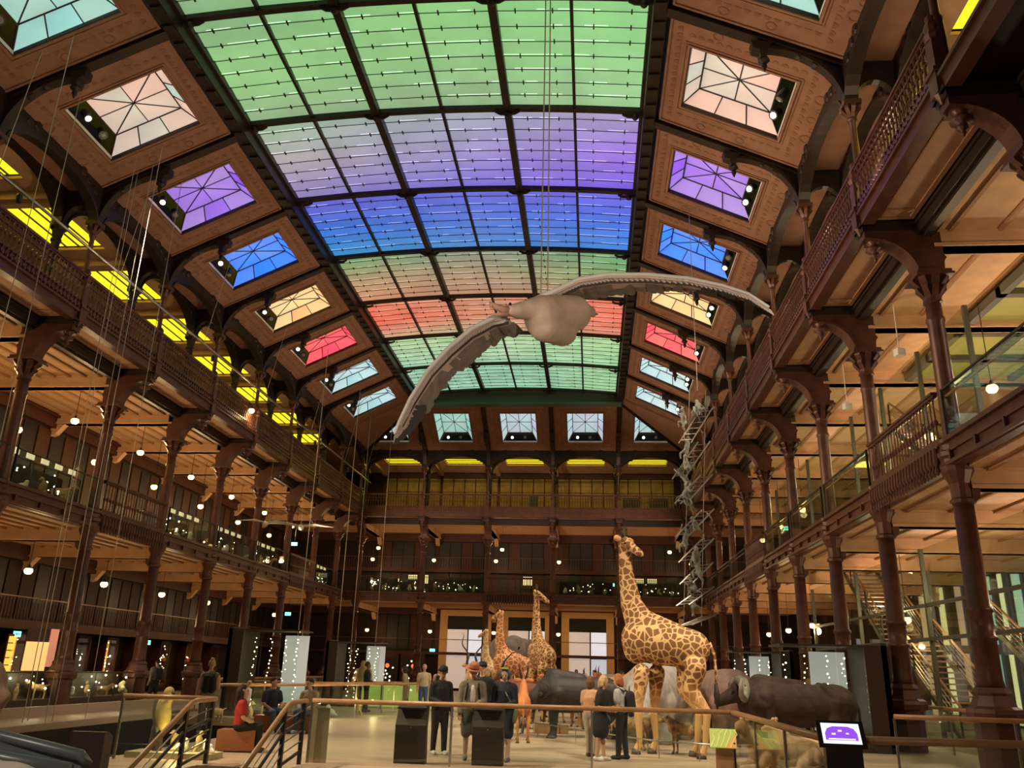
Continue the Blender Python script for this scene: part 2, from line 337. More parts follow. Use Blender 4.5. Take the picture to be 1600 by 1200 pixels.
# --- coffers with skylights ------------------------------------------
D = Vector((0, RB[0]-RT[0], RB[1]-RT[1])); L = D.length; D.normalize(); NU = Vector((0, -D.z, D.y))
ORI = Vector((0, RT[0], RT[1]))
def CP(u, v, h=0.): return ORI + Vector((u, 0, 0)) + D*(v*L) + NU*h
OU, V0, V1 = 1.34, .16, .765
def coffer_mesh(hw):
    m = MB()
    for (u0, u1, v0, v1) in ((-hw, hw, .03, V0), (-hw, hw, V1, .985), (-hw, -OU, V0, V1), (OU, hw, V0, V1)):
        m.slab([CP(u0, v0), CP(u0, v1), CP(u1, v1), CP(u1, v0)], NU*.1)
    return m
def ring(m, u, v0, v1, w, h0, h1):
    vw = w/L
    for (a, b, c, d) in ((-u-w, u+w, v0-vw, v0), (-u-w, u+w, v1, v1+vw), (-u-w, -u, v0, v1), (u, u+w, v0, v1)):
        m.slab([CP(a, c, h0), CP(a, d, h0), CP(b, d, h0), CP(b, c, h0)], NU*(h1-h0))
me_cof = coffer_mesh(2.36).mesh('coffer_panel', 'coffer')
m = MB(); ring(m, OU, V0, V1, .07, -.05, .0); ring(m, OU+.12, V0-.022, V1+.022, .04, -.03, 0.)
ring(m, 2.24, .045, .97, .07, -.05, 0); me_mold = m.mesh('moulding', 'coffer')
m = MB()
for i in range(15):
    u = -1.9+3.8*i/14
    for v in (.105, .83): m.slab([CP(u+.1*cos(a), v+.1*sin(a)*(1 if v < .5 else -1)/L*1.6, -.012) for a in [-pi*j/6 for j in range(7)]], NU*.008)
for i in range(13):
    v = .16+.62*i/12
    for sg in (-1, 1): m.slab([CP(sg*(1.72+.12*sin(a)), v+.1*cos(a)/L, -.012) for a in ([pi*j/6 for j in range(7)])], NU*.008)
for u, v, r in ((-.9, .91, .2), (.9, .91, .2), (0, .9, .14), (-.45, .925, .1), (.45, .925, .1), (2.02, .3, .16), (2.02, .55, .16), (-2.02, .3, .16), (-2.02, .55, .16)):
    for q in range(10):
        a0, a1 = 2*pi*q/10, 2*pi*(q+1)/10
        m.slab([CP(u+r*cos(a0), v+r*sin(a0)/L, -.012), CP(u+r*.7*cos(a0), v+r*.7*sin(a0)/L, -.012), CP(u+r*.7*cos(a1), v+r*.7*sin(a1)/L, -.012), CP(u+r*cos(a1), v+r*sin(a1)/L, -.012)], NU*.008)
me_sten = m.mesh('stencil_ornament', 'stencil')
HT = .55; TU = .95; T0, T1 = .225, .665                # raised flat of the lantern
lo = dict(a=CP(-OU, V0, .1), b=CP(OU, V0, .1), c=CP(OU, V1, .1), d=CP(-OU, V1, .1)); hi = dict(a=CP(-TU, T0, HT), b=CP(TU, T0, HT), c=CP(TU, T1, HT), d=CP(-TU, T1, HT))
def lerp(p, q, t): return p+(q-p)*t
ctr = CP(0, (T0+T1)/2, HT)
rimpts = [hi['a'], lerp(hi['a'], hi['b'], .5), hi['b'], lerp(hi['b'], hi['c'], .5), hi['c'], lerp(hi['c'], hi['d'], .5), hi['d'], lerp(hi['d'], hi['a'], .5)]
PANES = [[ctr, rimpts[i], rimpts[(i+1) % 8]] for i in range(8)]
for p, q in (('a', 'b'), ('b', 'c'), ('d', 'a')):
    for i in range(3): PANES.append([lerp(lo[p], lo[q], i/3), lerp(lo[p], lo[q], (i+1)/3), lerp(hi[p], hi[q], (i+1)/3), lerp(hi[p], hi[q], i/3)])
m = MB()
for p in rimpts: m.tube([ctr-NU*.02, p-NU*.02], .022, 4)
for i in range(4):
    p, q = 'abcd'[i], 'abcd'[(i+1) % 4]; m.tube([hi[p]-NU*.02, hi[q]-NU*.02], .03, 4); m.tube([lo[p], hi[p]-NU*.02], .03, 4)
    if p != 'c':
        for j in (1, 2): m.tube([lerp(lo[p], lo[q], j/3), lerp(hi[p], hi[q], j/3)-NU*.02], .024, 4)
me_bars = m.mesh('glazing_bars', 'dkbrown')
m = MB(); ring(m, OU-.02, V0+.004, V1-.004, .03, 0, .12); me_reveal = m.mesh('reveal', 'dkbrown')
m = MB(); m.slab([CP(-OU, V1-.012, .1), CP(OU, V1-.012, .1), CP(OU, V1-.004, .02), CP(-OU, V1-.004, .02)], NU*.03); me_ledge = m.mesh('white_ledge', 'white')
m = MB(); m.slab([lo['d']+D*.35, lo['c']+D*.35, hi['c']+D*.45+NU*.25, hi['d']+D*.45+NU*.25], D*.05); me_box = m.mesh('light_box', 'black')
m = MB(); m.lathe([(.06, -.2), (.12, -.16), (.13, .1), (.15, .16), (.15, .2)], 10); me_can = m.mesh('spot_housing', 'black')
m = MB(); m.lathe([(.10, .195), (.095, .21), (.05, .22)], 10); MT['spotlens'] = emit('spotlight lens', (1, .9, .72), 5); me_lens = m.mesh('spot_lens', 'spotlens')
MT['spotoff'] = mat('unlit lens', (.25, .24, .22), .15); me_lens0 = m.mesh('spot_lens_off', 'spotoff')
TINT = dict(teal=((.60, .74, .70), (.52, .76, .75)), rose=((.80, .66, .60), (.60, .72, .68)), violet=((.60, .50, .78), (.50, .30, .85)), blue=((.33, .52, .92), (.06, .48, .95)),
            cream=((.86, .78, .58), (.86, .68, .46)), pink=((.95, .42, .42), (.92, .22, .38)), white=((.68, .78, .80), (.58, .76, .80)), mist=((.66, .76, .78), (.74, .64, .80)))
NAME = dict(teal='pale teal', rose='rosy white', violet='violet', blue='bright blue', cream='warm cream', pink='pink red', white='milky white', mist='misty blue white')
WN = [20]
def srgb2lin(c): return tuple(x/12.92 if x <= .04045 else ((x+.055)/1.055)**2.4 for x in c)
def coffer(run, s, tint, single, where, clip=None):
    R = RUNS[run]; WN[0] += 1
    t = sempty('window_%d' % WN[0], '%s lit skylight set in a brown painted roof coffer %s' % (NAME[tint], where)); t.location = R['pos'](s); t.rotation_euler = (0, 0, R['rz'])
    t.scale = R['scale']; sc = None
    if clip is None:
        obj('coffer_panel', me_cof, t, scale=sc); obj('moulding', me_mold, t, scale=sc); obj('stencil_ornament', me_sten, t, scale=sc)
    obj('glazing_bars', me_bars, t, scale=sc); obj('reveal', me_reveal, t, scale=sc); obj('white_ledge', me_ledge, t, scale=sc); obj('light_box', me_box, t, scale=sc)
    c0, c1 = [srgb2lin(c) for c in TINT[tint]]
    allm = MB(); tints = []
    for i, P in enumerate(PANES):
        P = [Vector(p) for p in P]; c = sum(P, Vector())/len(P)
        f = random.random()*.5 + (.5 if i in (9, 12) else 0); col = tuple(a+(b-a)*f for a, b in zip(c0, c1))
        tn = [tuple(x*(1.1 if j == 0 else .95) for x in col) for j in range(len(P))]
        if single:
            mm = MB(); mm.add(P, [tuple(range(len(P)))]); obj('pane', mm.mesh('pane', 'pane', tint=tn), t, scale=sc)
        else: allm.add(P, [tuple(range(len(P)))]); tints += tn
    if not single: obj('panes', allm.mesh('panes', 'pane', tint=tints), t, scale=sc, stuff=True)
    # spotlights in the open lower side
    for j, (u, on_) in enumerate(((-.55, 1), (.35, random.random() < .2))):
        p = Matrix.Rotation(R['rz'], 4, 'Z') @ Vector(CP(u, V1-.06, .27)) + Vector(R['pos'](s))
        b = thing('stage_spotlight', 'small %s stage spotlight inside the %s skylight %s' % ('lit' if on_ else 'unlit', NAME[tint], where), 'spotlight', p, 0, 'stage spotlights in the skylights')
        b.rotation_euler = (Vector((XC+random.uniform(-5, 5), 22 + random.uniform(-14, 4), 3))-p).to_track_quat('Z', 'Y').to_euler()
        obj('spot_housing', me_can, b); obj('spot_lens', me_lens if on_ else me_lens0, b)
order = ['teal', 'rose', 'violet', 'blue', 'cream', 'pink', 'white', 'white']
for i, tn in enumerate(order):
    for run in ('left', 'right'):
        coffer(run, YK[i]+2.5, tn, i < 6, 'above the cabinet side' if run == 'left' else 'above the staircase side')
for i, tn in zip((0, 1, 2, 3, 4), ('white', 'teal', 'mist', 'mist', 'white')): coffer('far', (FXK[i]+FXK[i+1])/2, tn, True, 'above the far end wall')
# corner panels (triangular)
for sg, xt, xb, xin in ((1, 2.15, 6.9, FXK[4]), (-1, -12.25, -17.0, FXK[1])):
    t = sempty('trim_%d' % (60+sg), 'triangular roof corner panel on the %s side' % ('staircase' if sg > 0 else 'cabinet'))
    m = MB(); m.slab([(XR-1.05 if sg > 0 else XL+1.05, 53.7, 16.86), (xb, 59.7, 16.86), (xt, 54.9, 19.1), (xt, 53.7, 19.1)], (0, 0, .1))
    obj('side_panel', m.mesh('corner_side', 'coffer'), t)
# --- arched glass roof ------------------------------------------------
GH = 6.83
def gz(x): return 19.92-.36*((x-XC)/GH)**2
GX = [XC+GH*f for f in (-1, -2/3, -1/3, 0, 1/3, 2/3, 1)]
# colours (sRGB) read per bay: rows of (left, middle, right) at the near edge, middle and far edge of each bay
GC = {0: [((.46, .62, .46), (.52, .80, .46), (.52, .80, .50))]*3,
      1: [((.46, .62, .46), (.50, .78, .46), (.48, .76, .48)), ((.50, .74, .46), (.52, .74, .48), (.50, .76, .50)), ((.50, .64, .48), (.52, .66, .50), (.54, .72, .52))],
      2: [((.50, .66, .52), (.58, .64, .66), (.58, .56, .74)), ((.60, .58, .60), (.58, .56, .78), (.52, .38, .86)), ((.50, .46, .74), (.42, .38, .82), (.40, .30, .86))],
      3: [((.36, .30, .78), (.34, .36, .84), (.36, .30, .84)), ((.14, .38, .82), (.28, .42, .84), (.20, .38, .88)), ((.14, .50, .76), (.26, .50, .78), (.18, .46, .84))],
      4: [((.32, .58, .36), (.46, .52, .48), (.32, .60, .42)), ((.62, .54, .40), (.62, .54, .44), (.40, .60, .36)), ((.74, .48, .36), (.68, .50, .40), (.66, .54, .40))],
      5: [((.80, .44, .34), (.74, .54, .42), (.86, .42, .34)), ((.86, .32, .26), (.78, .50, .38), (.88, .38, .32)), ((.70, .58, .46), (.68, .66, .50), (.80, .46, .38))],
      6: [((.60, .72, .52), (.64, .78, .58), (.62, .78, .54)), ((.58, .74, .58), (.62, .78, .62), (.56, .76, .54)), ((.56, .74, .62), (.58, .78, .64), (.56, .76, .58))],
      7: [((.56, .74, .64), (.54, .76, .64), (.56, .76, .56))]*3}
def gcol(k, v, u):
    T = GC[k]; v = max(0, min(.999, v))*2; u = max(0, min(.999, u))*2
    i, a = int(v), v-int(v); j, b = int(u), u-int(u)
    mix = lambda p, q, t: tuple(x+(y-x)*t for x, y in zip(p, q))
    return srgb2lin(mix((.60, .62, .60), mix(mix(T[i][j], T[i][j+1], b), mix(T[i+1][j], T[i+1][j+1], b), a), .86))
MT['gapglow'] = attr_emit('bright pane gaps', 1.9)
for k in range(8):
    ya, yb = YK[k], YK[k+1]; t = sempty('window_%d' % (k+1), 'bay of the arched glass roof lit in %s' % ['green', 'bright green', 'grey lavender and violet', 'deep blue', 'green fading to salmon', 'salmon red', 'pale green', 'pale sea green'][k])
    bars = MB(); clips = MB(); allm = MB(); tints = []; gaps = MB(); gt = []
    for c in range(6):
        x0, x1 = GX[c]+.05, GX[c+1]-.05
        for r in range(8):
            u0, u1 = (c)/6, (c+1)/6
            p0 = ya+(yb-ya)*r/8+.035; p1 = ya+(yb-ya)*(r+1)/8-.02
            vs = [(x0, p0, gz(x0)+.05), (x1, p0, gz(x1)+.05), (x1, p1, gz(x1)), (x0, p1, gz(x0))]
            jit = random.uniform(.93, 1.07)
            tn = [tuple(min(1, q*jit) for q in gcol(k, (y-ya)/(yb-ya), (x-GX[0])/(2*GH))) for x, y, _ in vs]
            if k < 5: mm = MB(); mm.add(vs, [(0, 1, 2, 3)]); obj('pane', mm.mesh('pane', 'pane', tint=tn), t)
            else: allm.add(vs, [(0, 1, 2, 3)]); tints += tn
            yy = p1+.01
            bars.tube([(x0, yy, gz(x0)-.03), (x1, yy, gz(x1)-.03)], .017, 4)
            # bright slots of daylight-white light leaking between two panes
            x = x0
            while x < x1-.3:
                w = random.uniform(.2, .8)
                if random.random() < .42:
                    xe = min(x1, x+w); cl = [min(1, .26+.74*q) for q in gcol(k, (yy-ya)/(yb-ya), (x-GX[0])/(2*GH))]
                    gaps.add([(x, yy-.04, gz(x)-.012), (xe, yy-.04, gz(xe)-.012), (xe, yy-.018, gz(xe)-.012), (x, yy-.018, gz(x)-.012)], [(0, 1, 2, 3)]); gt += [cl]*4
                x += w
            for q in (.27, .77):
                xx = x0+(x1-x0)*q; clips.box(xx-.02, xx+.02, yy-.09, yy+.07, gz(xx)-.07, gz(xx)-.02)
    if k >= 5: obj('panes', allm.mesh('panes', 'pane', tint=tints), t, stuff=True)
    obj('light_slots', gaps.mesh('light_slots', 'gapglow', tint=gt), t, stuff=True)
    obj('glazing_bars', bars.mesh('glazing_bars', 'irond'), t); obj('pane_clips', clips.mesh('pane_clips', 'irond'), t, stuff=True)
m = MB()
for i, x in enumerate(GX):
    w = .12 if i in (2, 4) else .05
    if i in (0, 6): continue
    m.box(x-w, x+w, YK[0]-3, YK[8]+.5, gz(x)-(.26 if w > .1 else .12), gz(x)+.03)
struct('trim_1', m.mesh('trim_1', 'irond'), label='long dark mullions of the glass roof')
for k in range(0, 9):
    m = MB(); y = YK[k]; xs = [GX[0]+(GX[6]-GX[0])*i/24 for i in range(25)]
    for a, b in zip(xs[:-1], xs[1:]):
        m.slab([(a, y-.1, gz(a)-.16), (b, y-.1, gz(b)-.16), (b, y-.1, gz(b)+.05), (a, y-.1, gz(a)+.05)], (0, .2, 0))
    for x in (GX[0]+.25, GX[2], GX[4], GX[6]-.25):
        for sg in (-1, 1):
            m.tube([(x, y, gz(x)-.3), (x+sg*.25, y, gz(x)-.28), (x+sg*.42, y, gz(x)-.2)], [.07, .06, .04], 6)
        m.sphere((x, y, gz(x)-.32), .12, 8, 5)
    struct('trim_%d' % (2+k), m.mesh('cross_rib', 'irond'), label='dark iron cross rib of the glass roof')
MT['patina'] = mat('green painted iron', (.10, .16, .11), .5)
for sg in (-1, 1):
    m = MB(); a, b = XC+sg*6.83, XC+sg*7.22
    m.box(min(a, b), max(a, b), YK[0]-3, 54.3, 18.98, 19.42); m.box(min(a, b)-.1, max(a, b)+.1, YK[0]-3, 54.4, 19.4, 19.62)
    for i in range(56): m.box(min(a, b)+.04, max(a, b)-.04, YK[0]-2.6+.72*i, YK[0]-2.25+.72*i, 18.9, 19.0)
    struct('trim_%d' % (20+sg), m.mesh('gutter_beam', 'irond'), label='dark iron gutter beam along the glass roof')
m = MB(); m.box(-12.2, 2.1, 54.1, 54.4, 18.95, 19.75); m.box(-12.2, 2.1, 53.9, 54.7, 18.88, 19.0); m.box(-12.2, 2.1, 53.6, 54.2, 19.7, 19.95)
struct('trim_23', m.mesh('end_beam', 'patina'), label='green iron beam closing the glass roof at the far end')
m = MB(); m.box(-30, 22, -9, 70, 20.6, 20.8); struct('ceiling', m.mesh('ceiling', 'black'))
m = MB(); m.box(-12.2, 2.1, -9, YK[0]-.2, 19.9, 20.0); m.box(-30, XC-6.9, -9, YK[0]-.1, 17, 17.1); m.box(XC+6.9, 22, -9, YK[0]-.1, 17, 17.1); struct('ceiling', m.mesh('ceiling_b', 'coffer'))
# ================================================================== GALLERIES
AISLE = 5.75; BACK = dict(right=9.0, left=5.75, far=5.75)
def run_mesh(run, m, name, mats, smooth=False):
    # m is built in the local frame with x measured from the run's origin; convert to world
    R = RUNS[run]; M = Matrix.Translation(Vector(R['pos'](0))) @ Matrix.Rotation(R['rz'], 4, 'Z')
    m.xf(M); return m.mesh(name, mats, smooth)
SPAN = dict(right=(-62., -4.), left=(4., 62.), far=(-24.5, 14.6))   # local x extents (right run: x = -Y)
def lx(run, s): return -s if run == 'right' else s
for run in ('right', 'left', 'far'):
    AISLE = BACK[run]; a, b = SPAN[run]; pts = [lx(run, s) for s in (YK if run != 'far' else FXK)]; bw = BAY if run != 'far' else FB
    dz = {'right': 0, 'left': .001, 'far': .004}[run]
    # upper gallery slab + edge
    m = MB(); m.box(a, b, -1.40, AISLE, 12.22+dz, 12.36+dz); s3 = struct('gallery_floor', run_mesh(run, m, 'upper_floor', 'wood'), label='top gallery floor slab')
    m = MB(); m.box(a, b, -1.46, -1.24, 12.05, 12.42); m.box(a, b, -1.54, -1.3, 12.34, 12.42); m.box(a, b, -1.5, -1.2, 12.02, 12.08)
    obj('edge_beam', run_mesh(run, m, 'edge_beam', 'iron'), s3)
    m = MB(); m.box(a, b, -.2, .2, 11.78, 12.1); m.box(a, b, -.26, .26, 12.02, 12.1); m.box(a, b, -.09, .09, 11.7, 11.8)
    obj('spine_beam', run_mesh(run, m, 'spine_beam', 'irond'), s3)
    mids = [(p+q)/2 for p, q in zip(pts[:-1], pts[1:])]
    for c in mids:
        h = bw/2-.3; m = MB(); m.box(c-h, c+h, -1.2, -.28, 12.14, 12.2)
        o = obj('soffit_panel', run_mesh(run, m, 'soffit_panel', 'soffit'), s3)
        m = MB()
        for (x0, x1, y0, y1) in ((c-h+.12, c+h-.12, -1.1, -1.06), (c-h+.12, c+h-.12, -.42, -.38), (c-h+.12, c-h+.16, -1.1, -.38), (c+h-.16, c+h-.12, -1.1, -.38), (c-h+.5, c-h+.54, -1.1, -.38), (c+h-.54, c+h-.5, -1.1, -.38)):
            m.box(x0, x1, y0, y1, 12.11, 12.15)
        for sg in (-1, 1):
            x = c+sg*(h-.32); m.tube([(x-sg*.16, -1.06, 12.125), (x+sg*.12, -.74, 12.125), (x-sg*.16, -.42, 12.125)], .018, 4)
        obj('panel_moulding', run_mesh(run, m, 'panel_moulding', 'batten'), o)
    # ceilings of the middle and ground galleries
    for zc, nm in ((11.9, 'middle'), (6.08, 'ground')):
        m = MB(); m.box(a, b, .1, AISLE, zc, zc+.1); cl = struct('ceiling', run_mesh(run, m, nm+'_ceiling', 'cream'), label='cream boarded ceiling of the %s gallery' % nm)
        step = .62 if run != 'right' else 1.15
        n = int((AISLE-.4)/step)
        for i in range(n):
            y = .55+step*i; m = MB(); m.box(a, b, y-.05, y+.05, zc-.07, zc+.01); obj('batten', run_mesh(run, m, 'batten', 'batten'), cl)
        for p in pts:
            m = MB(); m.box(p-.2, p+.2, .15, AISLE, zc-.45, zc+.01); m.box(p-.25, p+.25, .15, AISLE, zc-.45, zc-.37); m.box(p-.24, p+.24, .15, AISLE, zc-.06, zc)
            m.prism([(AISLE, zc-.45), (AISLE, zc-1.0), (AISLE-.25, zc-.9), (AISLE-.6, zc-.45)], 'x', p-.15, p+.15)
            obj('cross_beam', run_mesh(run, m, 'cross_beam', 'cream'), cl)
    # middle gallery floor
    m = MB(); m.box(a, b, -.12, AISLE, 6.4+dz, 6.62+dz); s2 = struct('gallery_floor', run_mesh(run, m, 'middle_floor', 'wood'), label='middle gallery floor slab')
    m = MB(); m.box(a, b, -.2, .02, 6.12, 6.72); m.box(a, b, -.3, .0, 6.66, 6.76); m.box(a, b, -.26, 0, 6.42, 6.48); m.box(a, b, -.3, 0, 6.14, 6.22)
    i = a
    while i < b: m.box(i, i+.07, -.29, -.1, 6.2, 6.44); i += 1.25
    obj('fascia_beam', run_mesh(run, m, 'fascia_beam', 'iron'), s2)
    # upper aisle ceiling with yellow skylights
    m = MB(); m.box(a, b, -1.15, .15, 16.98+dz, 17.05+dz)
    up = struct('ceiling', run_mesh(run, m, 'upper_ceiling_a', 'coffer'), label='painted ceiling strip over the top gallery')
    for c in mids:
        h = bw/2-.35; m = MB(); m.box(c-h, c+h, -1.05, -.2, 16.93, 16.98); o = obj('soffit_panel', run_mesh(run, m, 'soffit_panel', 'coffer'), up)
    for c in mids:
        m = MB(); sw = 1.55*bw/5
        for (x0, x1, y0, y1) in ((c-bw/2, c+bw/2, .12, .95), (c-bw/2, c+bw/2, 3.15, AISLE), (c-bw/2, c-sw, .95, 3.15), (c+sw, c+bw/2, .95, 3.15)): m.box(x0, x1, y0, y1, 16.95, 17.05)
        o = obj('ceiling_board', run_mesh(run, m, 'ceiling_board', 'cream'), up)
        m = MB(); m.box(c-bw/2-.15, c-bw/2+.15, .12, AISLE, 16.65, 16.96); obj('cross_beam', run_mesh(run, m, 'cross_beam', 'cream'), up)
        yw = sempty('window_%d' % (100+WN[0]), 'glowing yellow rooflight over the top gallery'); WN[0] += 1
        for j in range(4):
            y0 = .98+.54*j; m = MB(); m.box(c-sw+.03, c+sw-.03, y0, y0+.5, 17.1, 17.12); obj('pane', run_mesh(run, m, 'yellow_pane', 'yellow'), yw)
        m = MB()
        for j in range(5): y0 = .955+.54*j; m.box(c-sw, c+sw, y0-.015, y0+.025, 17.04, 17.1)
        obj('glazing_bars', run_mesh(run, m, 'yellow_bars', 'irond'), yw)
AISLE = 5.75
for x0, x1 in ((-24.5, FXK[0]-.1), (FXK[5]+.1, 17.5)):
    m = MB(); m.box(x0, x1, YK[9]-.1, 67, 16.94, 17.06); struct('ceiling', m.mesh('corner_ceiling', 'cream'), label='ceiling of the top gallery corner')
# world-space wall shells
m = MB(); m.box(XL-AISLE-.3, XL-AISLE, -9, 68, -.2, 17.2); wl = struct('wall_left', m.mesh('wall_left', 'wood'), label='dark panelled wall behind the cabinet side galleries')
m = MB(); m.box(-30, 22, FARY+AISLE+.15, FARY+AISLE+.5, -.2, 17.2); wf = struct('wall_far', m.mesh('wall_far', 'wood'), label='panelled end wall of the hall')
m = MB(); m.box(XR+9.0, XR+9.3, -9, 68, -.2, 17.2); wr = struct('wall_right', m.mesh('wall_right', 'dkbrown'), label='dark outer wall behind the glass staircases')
# wall panels -------------------------------------------------------------
xw = XL-AISLE
def wpanel(y, w, z0, z1, mt, d=.06): m = MB(); m.box(xw-.01, xw+d, y, y+w, z0, z1); obj('panel', m.mesh('panel', mt), wl)
y = 19.; i = 0
while y < 66:
    w = .85
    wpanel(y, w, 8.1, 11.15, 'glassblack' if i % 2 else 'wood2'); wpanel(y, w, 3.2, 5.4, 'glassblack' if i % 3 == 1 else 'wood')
    if i % 2 == 0: wpanel(y, 1.9, 6.9, 7.9, 'wood2', .1)
    y += w+.12; i += 1
m = MB(); m.box(xw, xw+.25, 12, 66, 11.25, 11.9); m.box(xw, xw+.4, 12, 66, 11.7, 11.8); m.box(xw, xw+.3, 12, 66, 5.45, 6.1); m.box(xw, xw+.18, 12, 66, 7.95, 8.08)
m.box(xw, xw+.9, 12, 66, 2.75, 2.95); m.box(xw+.75, xw+.95, 12, 66, 2.7, 3.05)
obj('cornice', m.mesh('cornice', 'wood2'), wl)
m = MB(); m.box(xw+.86, xw+.9, 12, 66, 3.92, 3.97)
for i in range(270): m.box(xw+.865, xw+.89, 12+.2*i, 12.02+.2*i, 3.05, 3.95)
obj('iron_rail', m.mesh('iron_rail', 'iron'), wl, stuff=True)
# far wall panels
yw_ = FARY+AISLE+.15
def fpanel(x0, x1, z0, z1, mt, d=.06, nm='panel', lab=None): m = MB(); m.box(x0, x1, yw_-d, yw_+.01, z0, z1); return obj(nm, m.mesh(nm, mt), wf, label=lab)
MT['olive'] = mat('olive lit panelling', (.24, .15, .045), .5, 0, .3, 2)  # yellow rooflight glow on the wall put into the panel colour
for i in range(5):
    xa = FXK[i]
    for j in range(5):
        x0 = xa+.12+j*.92; x1 = x0+.84
        for z0, z1 in ((12.6, 14.05), (14.12, 15.3), (15.36, 16.45)): fpanel(x0, x1, z0, z1, 'olive', .05)
        fpanel(x0, x1, 9.15, 11.2, 'glassblack' if (j+i) % 3 else 'wood2'); fpanel(x0, x1, 7.0, 8.75, 'wood2' if (i+j) % 2 else 'glassblack', .05)
        if i in (0, 1, 4) and not (i == 1 and j > 2): fpanel(x0, x1, 3.0, 5.5, 'glassblack' if j in (1, 2) else 'wood2')
    fpanel(xa-.1, xa+.1, 12.4, 16, 'wood2', .1, 'pilaster'); fpanel(xa-.12, xa+.12, 6.7, 11.4, 'wood2', .1, 'pilaster')
    fpanel(xa+.1, xa+FB-.1, 16.5, 16.9, 'wood2', .08)
m = MB(); m.box(-24, 14, yw_-.5, yw_, 8.8, 9.02); m.box(-24, 14, yw_-.55, yw_-.45, 8.85, 9.1); m.box(-24, 14, yw_-.25, yw_, 11.25, 11.9); m.box(-24, 14, yw_-.3, yw_, 5.55, 6.1); m.box(-24, 14, yw_-.4, yw_, 2.6, 2.8)
obj('cornice', m.mesh('cornice', 'wood2'), wf)
m = MB(); m.box(-24, 14, yw_-.52, yw_-.48, 9.95, 9.99); m.box(-24, 14, yw_-.42, yw_-.38, 3.7, 3.75)
for i in range(190): m.box(-24+.2*i, -23.98+.2*i, yw_-.51, yw_-.49, 9.0, 9.95)
obj('iron_rail', m.mesh('iron_rail', 'iron'), wf, stuff=True)
fpanel(2.55, 3.95, 13.1, 14.95, 'black', .12, 'dark_door'); fpanel(4.6, 6.1, 13.1, 14.95, 'black', .12, 'dark_door'); fpanel(-5.0, -4.3, 12.7, 15.2, 'black', .12, 'dark_door')
# tall windows of the end wall (three surrounds, dark blind above a bright pane)
MT['dusk'] = emit('daylight window', (.50, .56, .68), .55); MT['dusk2'] = emit('bright curtain', (.66, .70, .80), .62); MT['dusk3'] = emit('stone seen through window', (.55, .47, .42), .5)
MT['surround'] = mat('ochre surround', (.52, .30, .13), .6); MT['blind'] = mat('black blind', (.012, .010, .009), .7)
for wi, xc in enumerate((-9.75, -5.0, -.3)):
    t = sempty('window_%d' % (10+wi), 'tall window with ochre surround and black blind in the end wall'); w = 1.42
    for nm, mt, (x0, x1, y0, y1, z0, z1) in (('surround', 'surround', (xc-2.0, xc-w, yw_-.35, yw_, 0, 5.95)), ('surround', 'surround', (xc+w, xc+2.0, yw_-.35, yw_, 0, 5.95)),
            ('lintel', 'surround', (xc-w, xc+w, yw_-.35, yw_, 5.5, 5.95)), ('blind', 'blind', (xc-w, xc+w, yw_-.2, yw_-.1, 4.5, 5.5)), ('crown_moulding', 'wood2', (xc-2.2, xc+2.2, yw_-.5, yw_-.0, 5.95, 6.07)),
            ('pane', 'dusk3', (xc-w, xc+.15, yw_-.14, yw_-.06, .2, 4.5)), ('pane', 'dusk2', (xc+.25, xc+w, yw_-.14, yw_-.06, 2.6, 4.5)), ('pane', 'dusk', (xc+.25, xc+w, yw_-.14, yw_-.06, .2, 2.55)),
            ('mullion', 'dkbrown', (xc+.15, xc+.25, yw_-.16, yw_-.05, .2, 4.5))):
        mm = MB(); mm.box(x0, x1, y0, y1, z0, z1); obj(nm, mm.mesh(nm, mt), t)
# --- railings ---------------------------------------------------------------
bal_prof = [(.05, 12.8), (.03, 12.9), (.028, 13.1), (.058, 13.14), (.058, 13.22), (.03, 13.26), (.026, 13.55), (.045, 13.6)]
me_bal1 = MB().lathe(bal_prof, 6).mesh('baluster', 'iron')
NB = 23; XB = [-2.2+4.4*i/(NB-1) for i in range(NB)]
m = MB()
for x in XB: m.lathe(bal_prof, 5, (x, -1.42))
me_bals = m.mesh('balusters', 'iron')
m = MB(); m.box(-2.4, 2.4, -1.46, -1.38, 13.6, 13.68); m.box(-2.4, 2.4, -1.5, -1.34, 13.66, 13.72); me_toprail = m.mesh('top_rail', 'iron')
m = MB(); m.box(-2.4, 2.4, -1.46, -1.38, 12.74, 12.8); m.box(-2.4, 2.4, -1.45, -1.39, 13.4, 13.43); me_botrail = m.mesh('bottom_rail', 'iron')
m = MB()
for x in [-2.25+4.5*i/23 for i in range(24)]:
    m.prism([(x-.03, 12.42), (x+.03, 12.42), (x+.085, 12.56), (x+.06, 12.66), (x+.02, 12.62), (x+.02, 12.75), (x-.02, 12.75), (x-.02, 12.62), (x-.06, 12.66), (x-.085, 12.56)], 'y', -1.5, -1.42)
    m.lathe([(.05, -1.53), (.05, -1.42)], 6, (x, 12.5), axis='y')
m.box(-2.4, 2.4, -1.44, -1.42, 12.42, 12.72)
me_frieze = m.mesh('scroll_frieze', 'iron')
def upper_rail(run, s, single=False, k=0):
    R = RUNS[run]; w = {'right': 'staircase side', 'left': 'cabinet side', 'far': 'far end'}[run]
    t = thing('gallery_balustrade', 'ornate top gallery balustrade, %s, %s' % (w, bayname(run, k)), 'railing', R['pos'](s), R['rz'], 'top gallery balustrades, '+w, R['scale'])
    obj('top_rail', me_toprail, t); obj('bottom_rail', me_botrail, t); obj('scroll_frieze', me_frieze, t)
    if single:
        for x in XB: obj('baluster', me_bal1, t, (x, -1.42, 0))
    else: obj('balusters', me_bals, t, stuff=True)
for k in range(9):
    upper_rail('right', YK[k]+2.5, k < 4, k); upper_rail('left', YK[k]+2.5, k=k)
for i in range(5): upper_rail('far', (FXK[i]+FXK[i+1])/2, k=i)
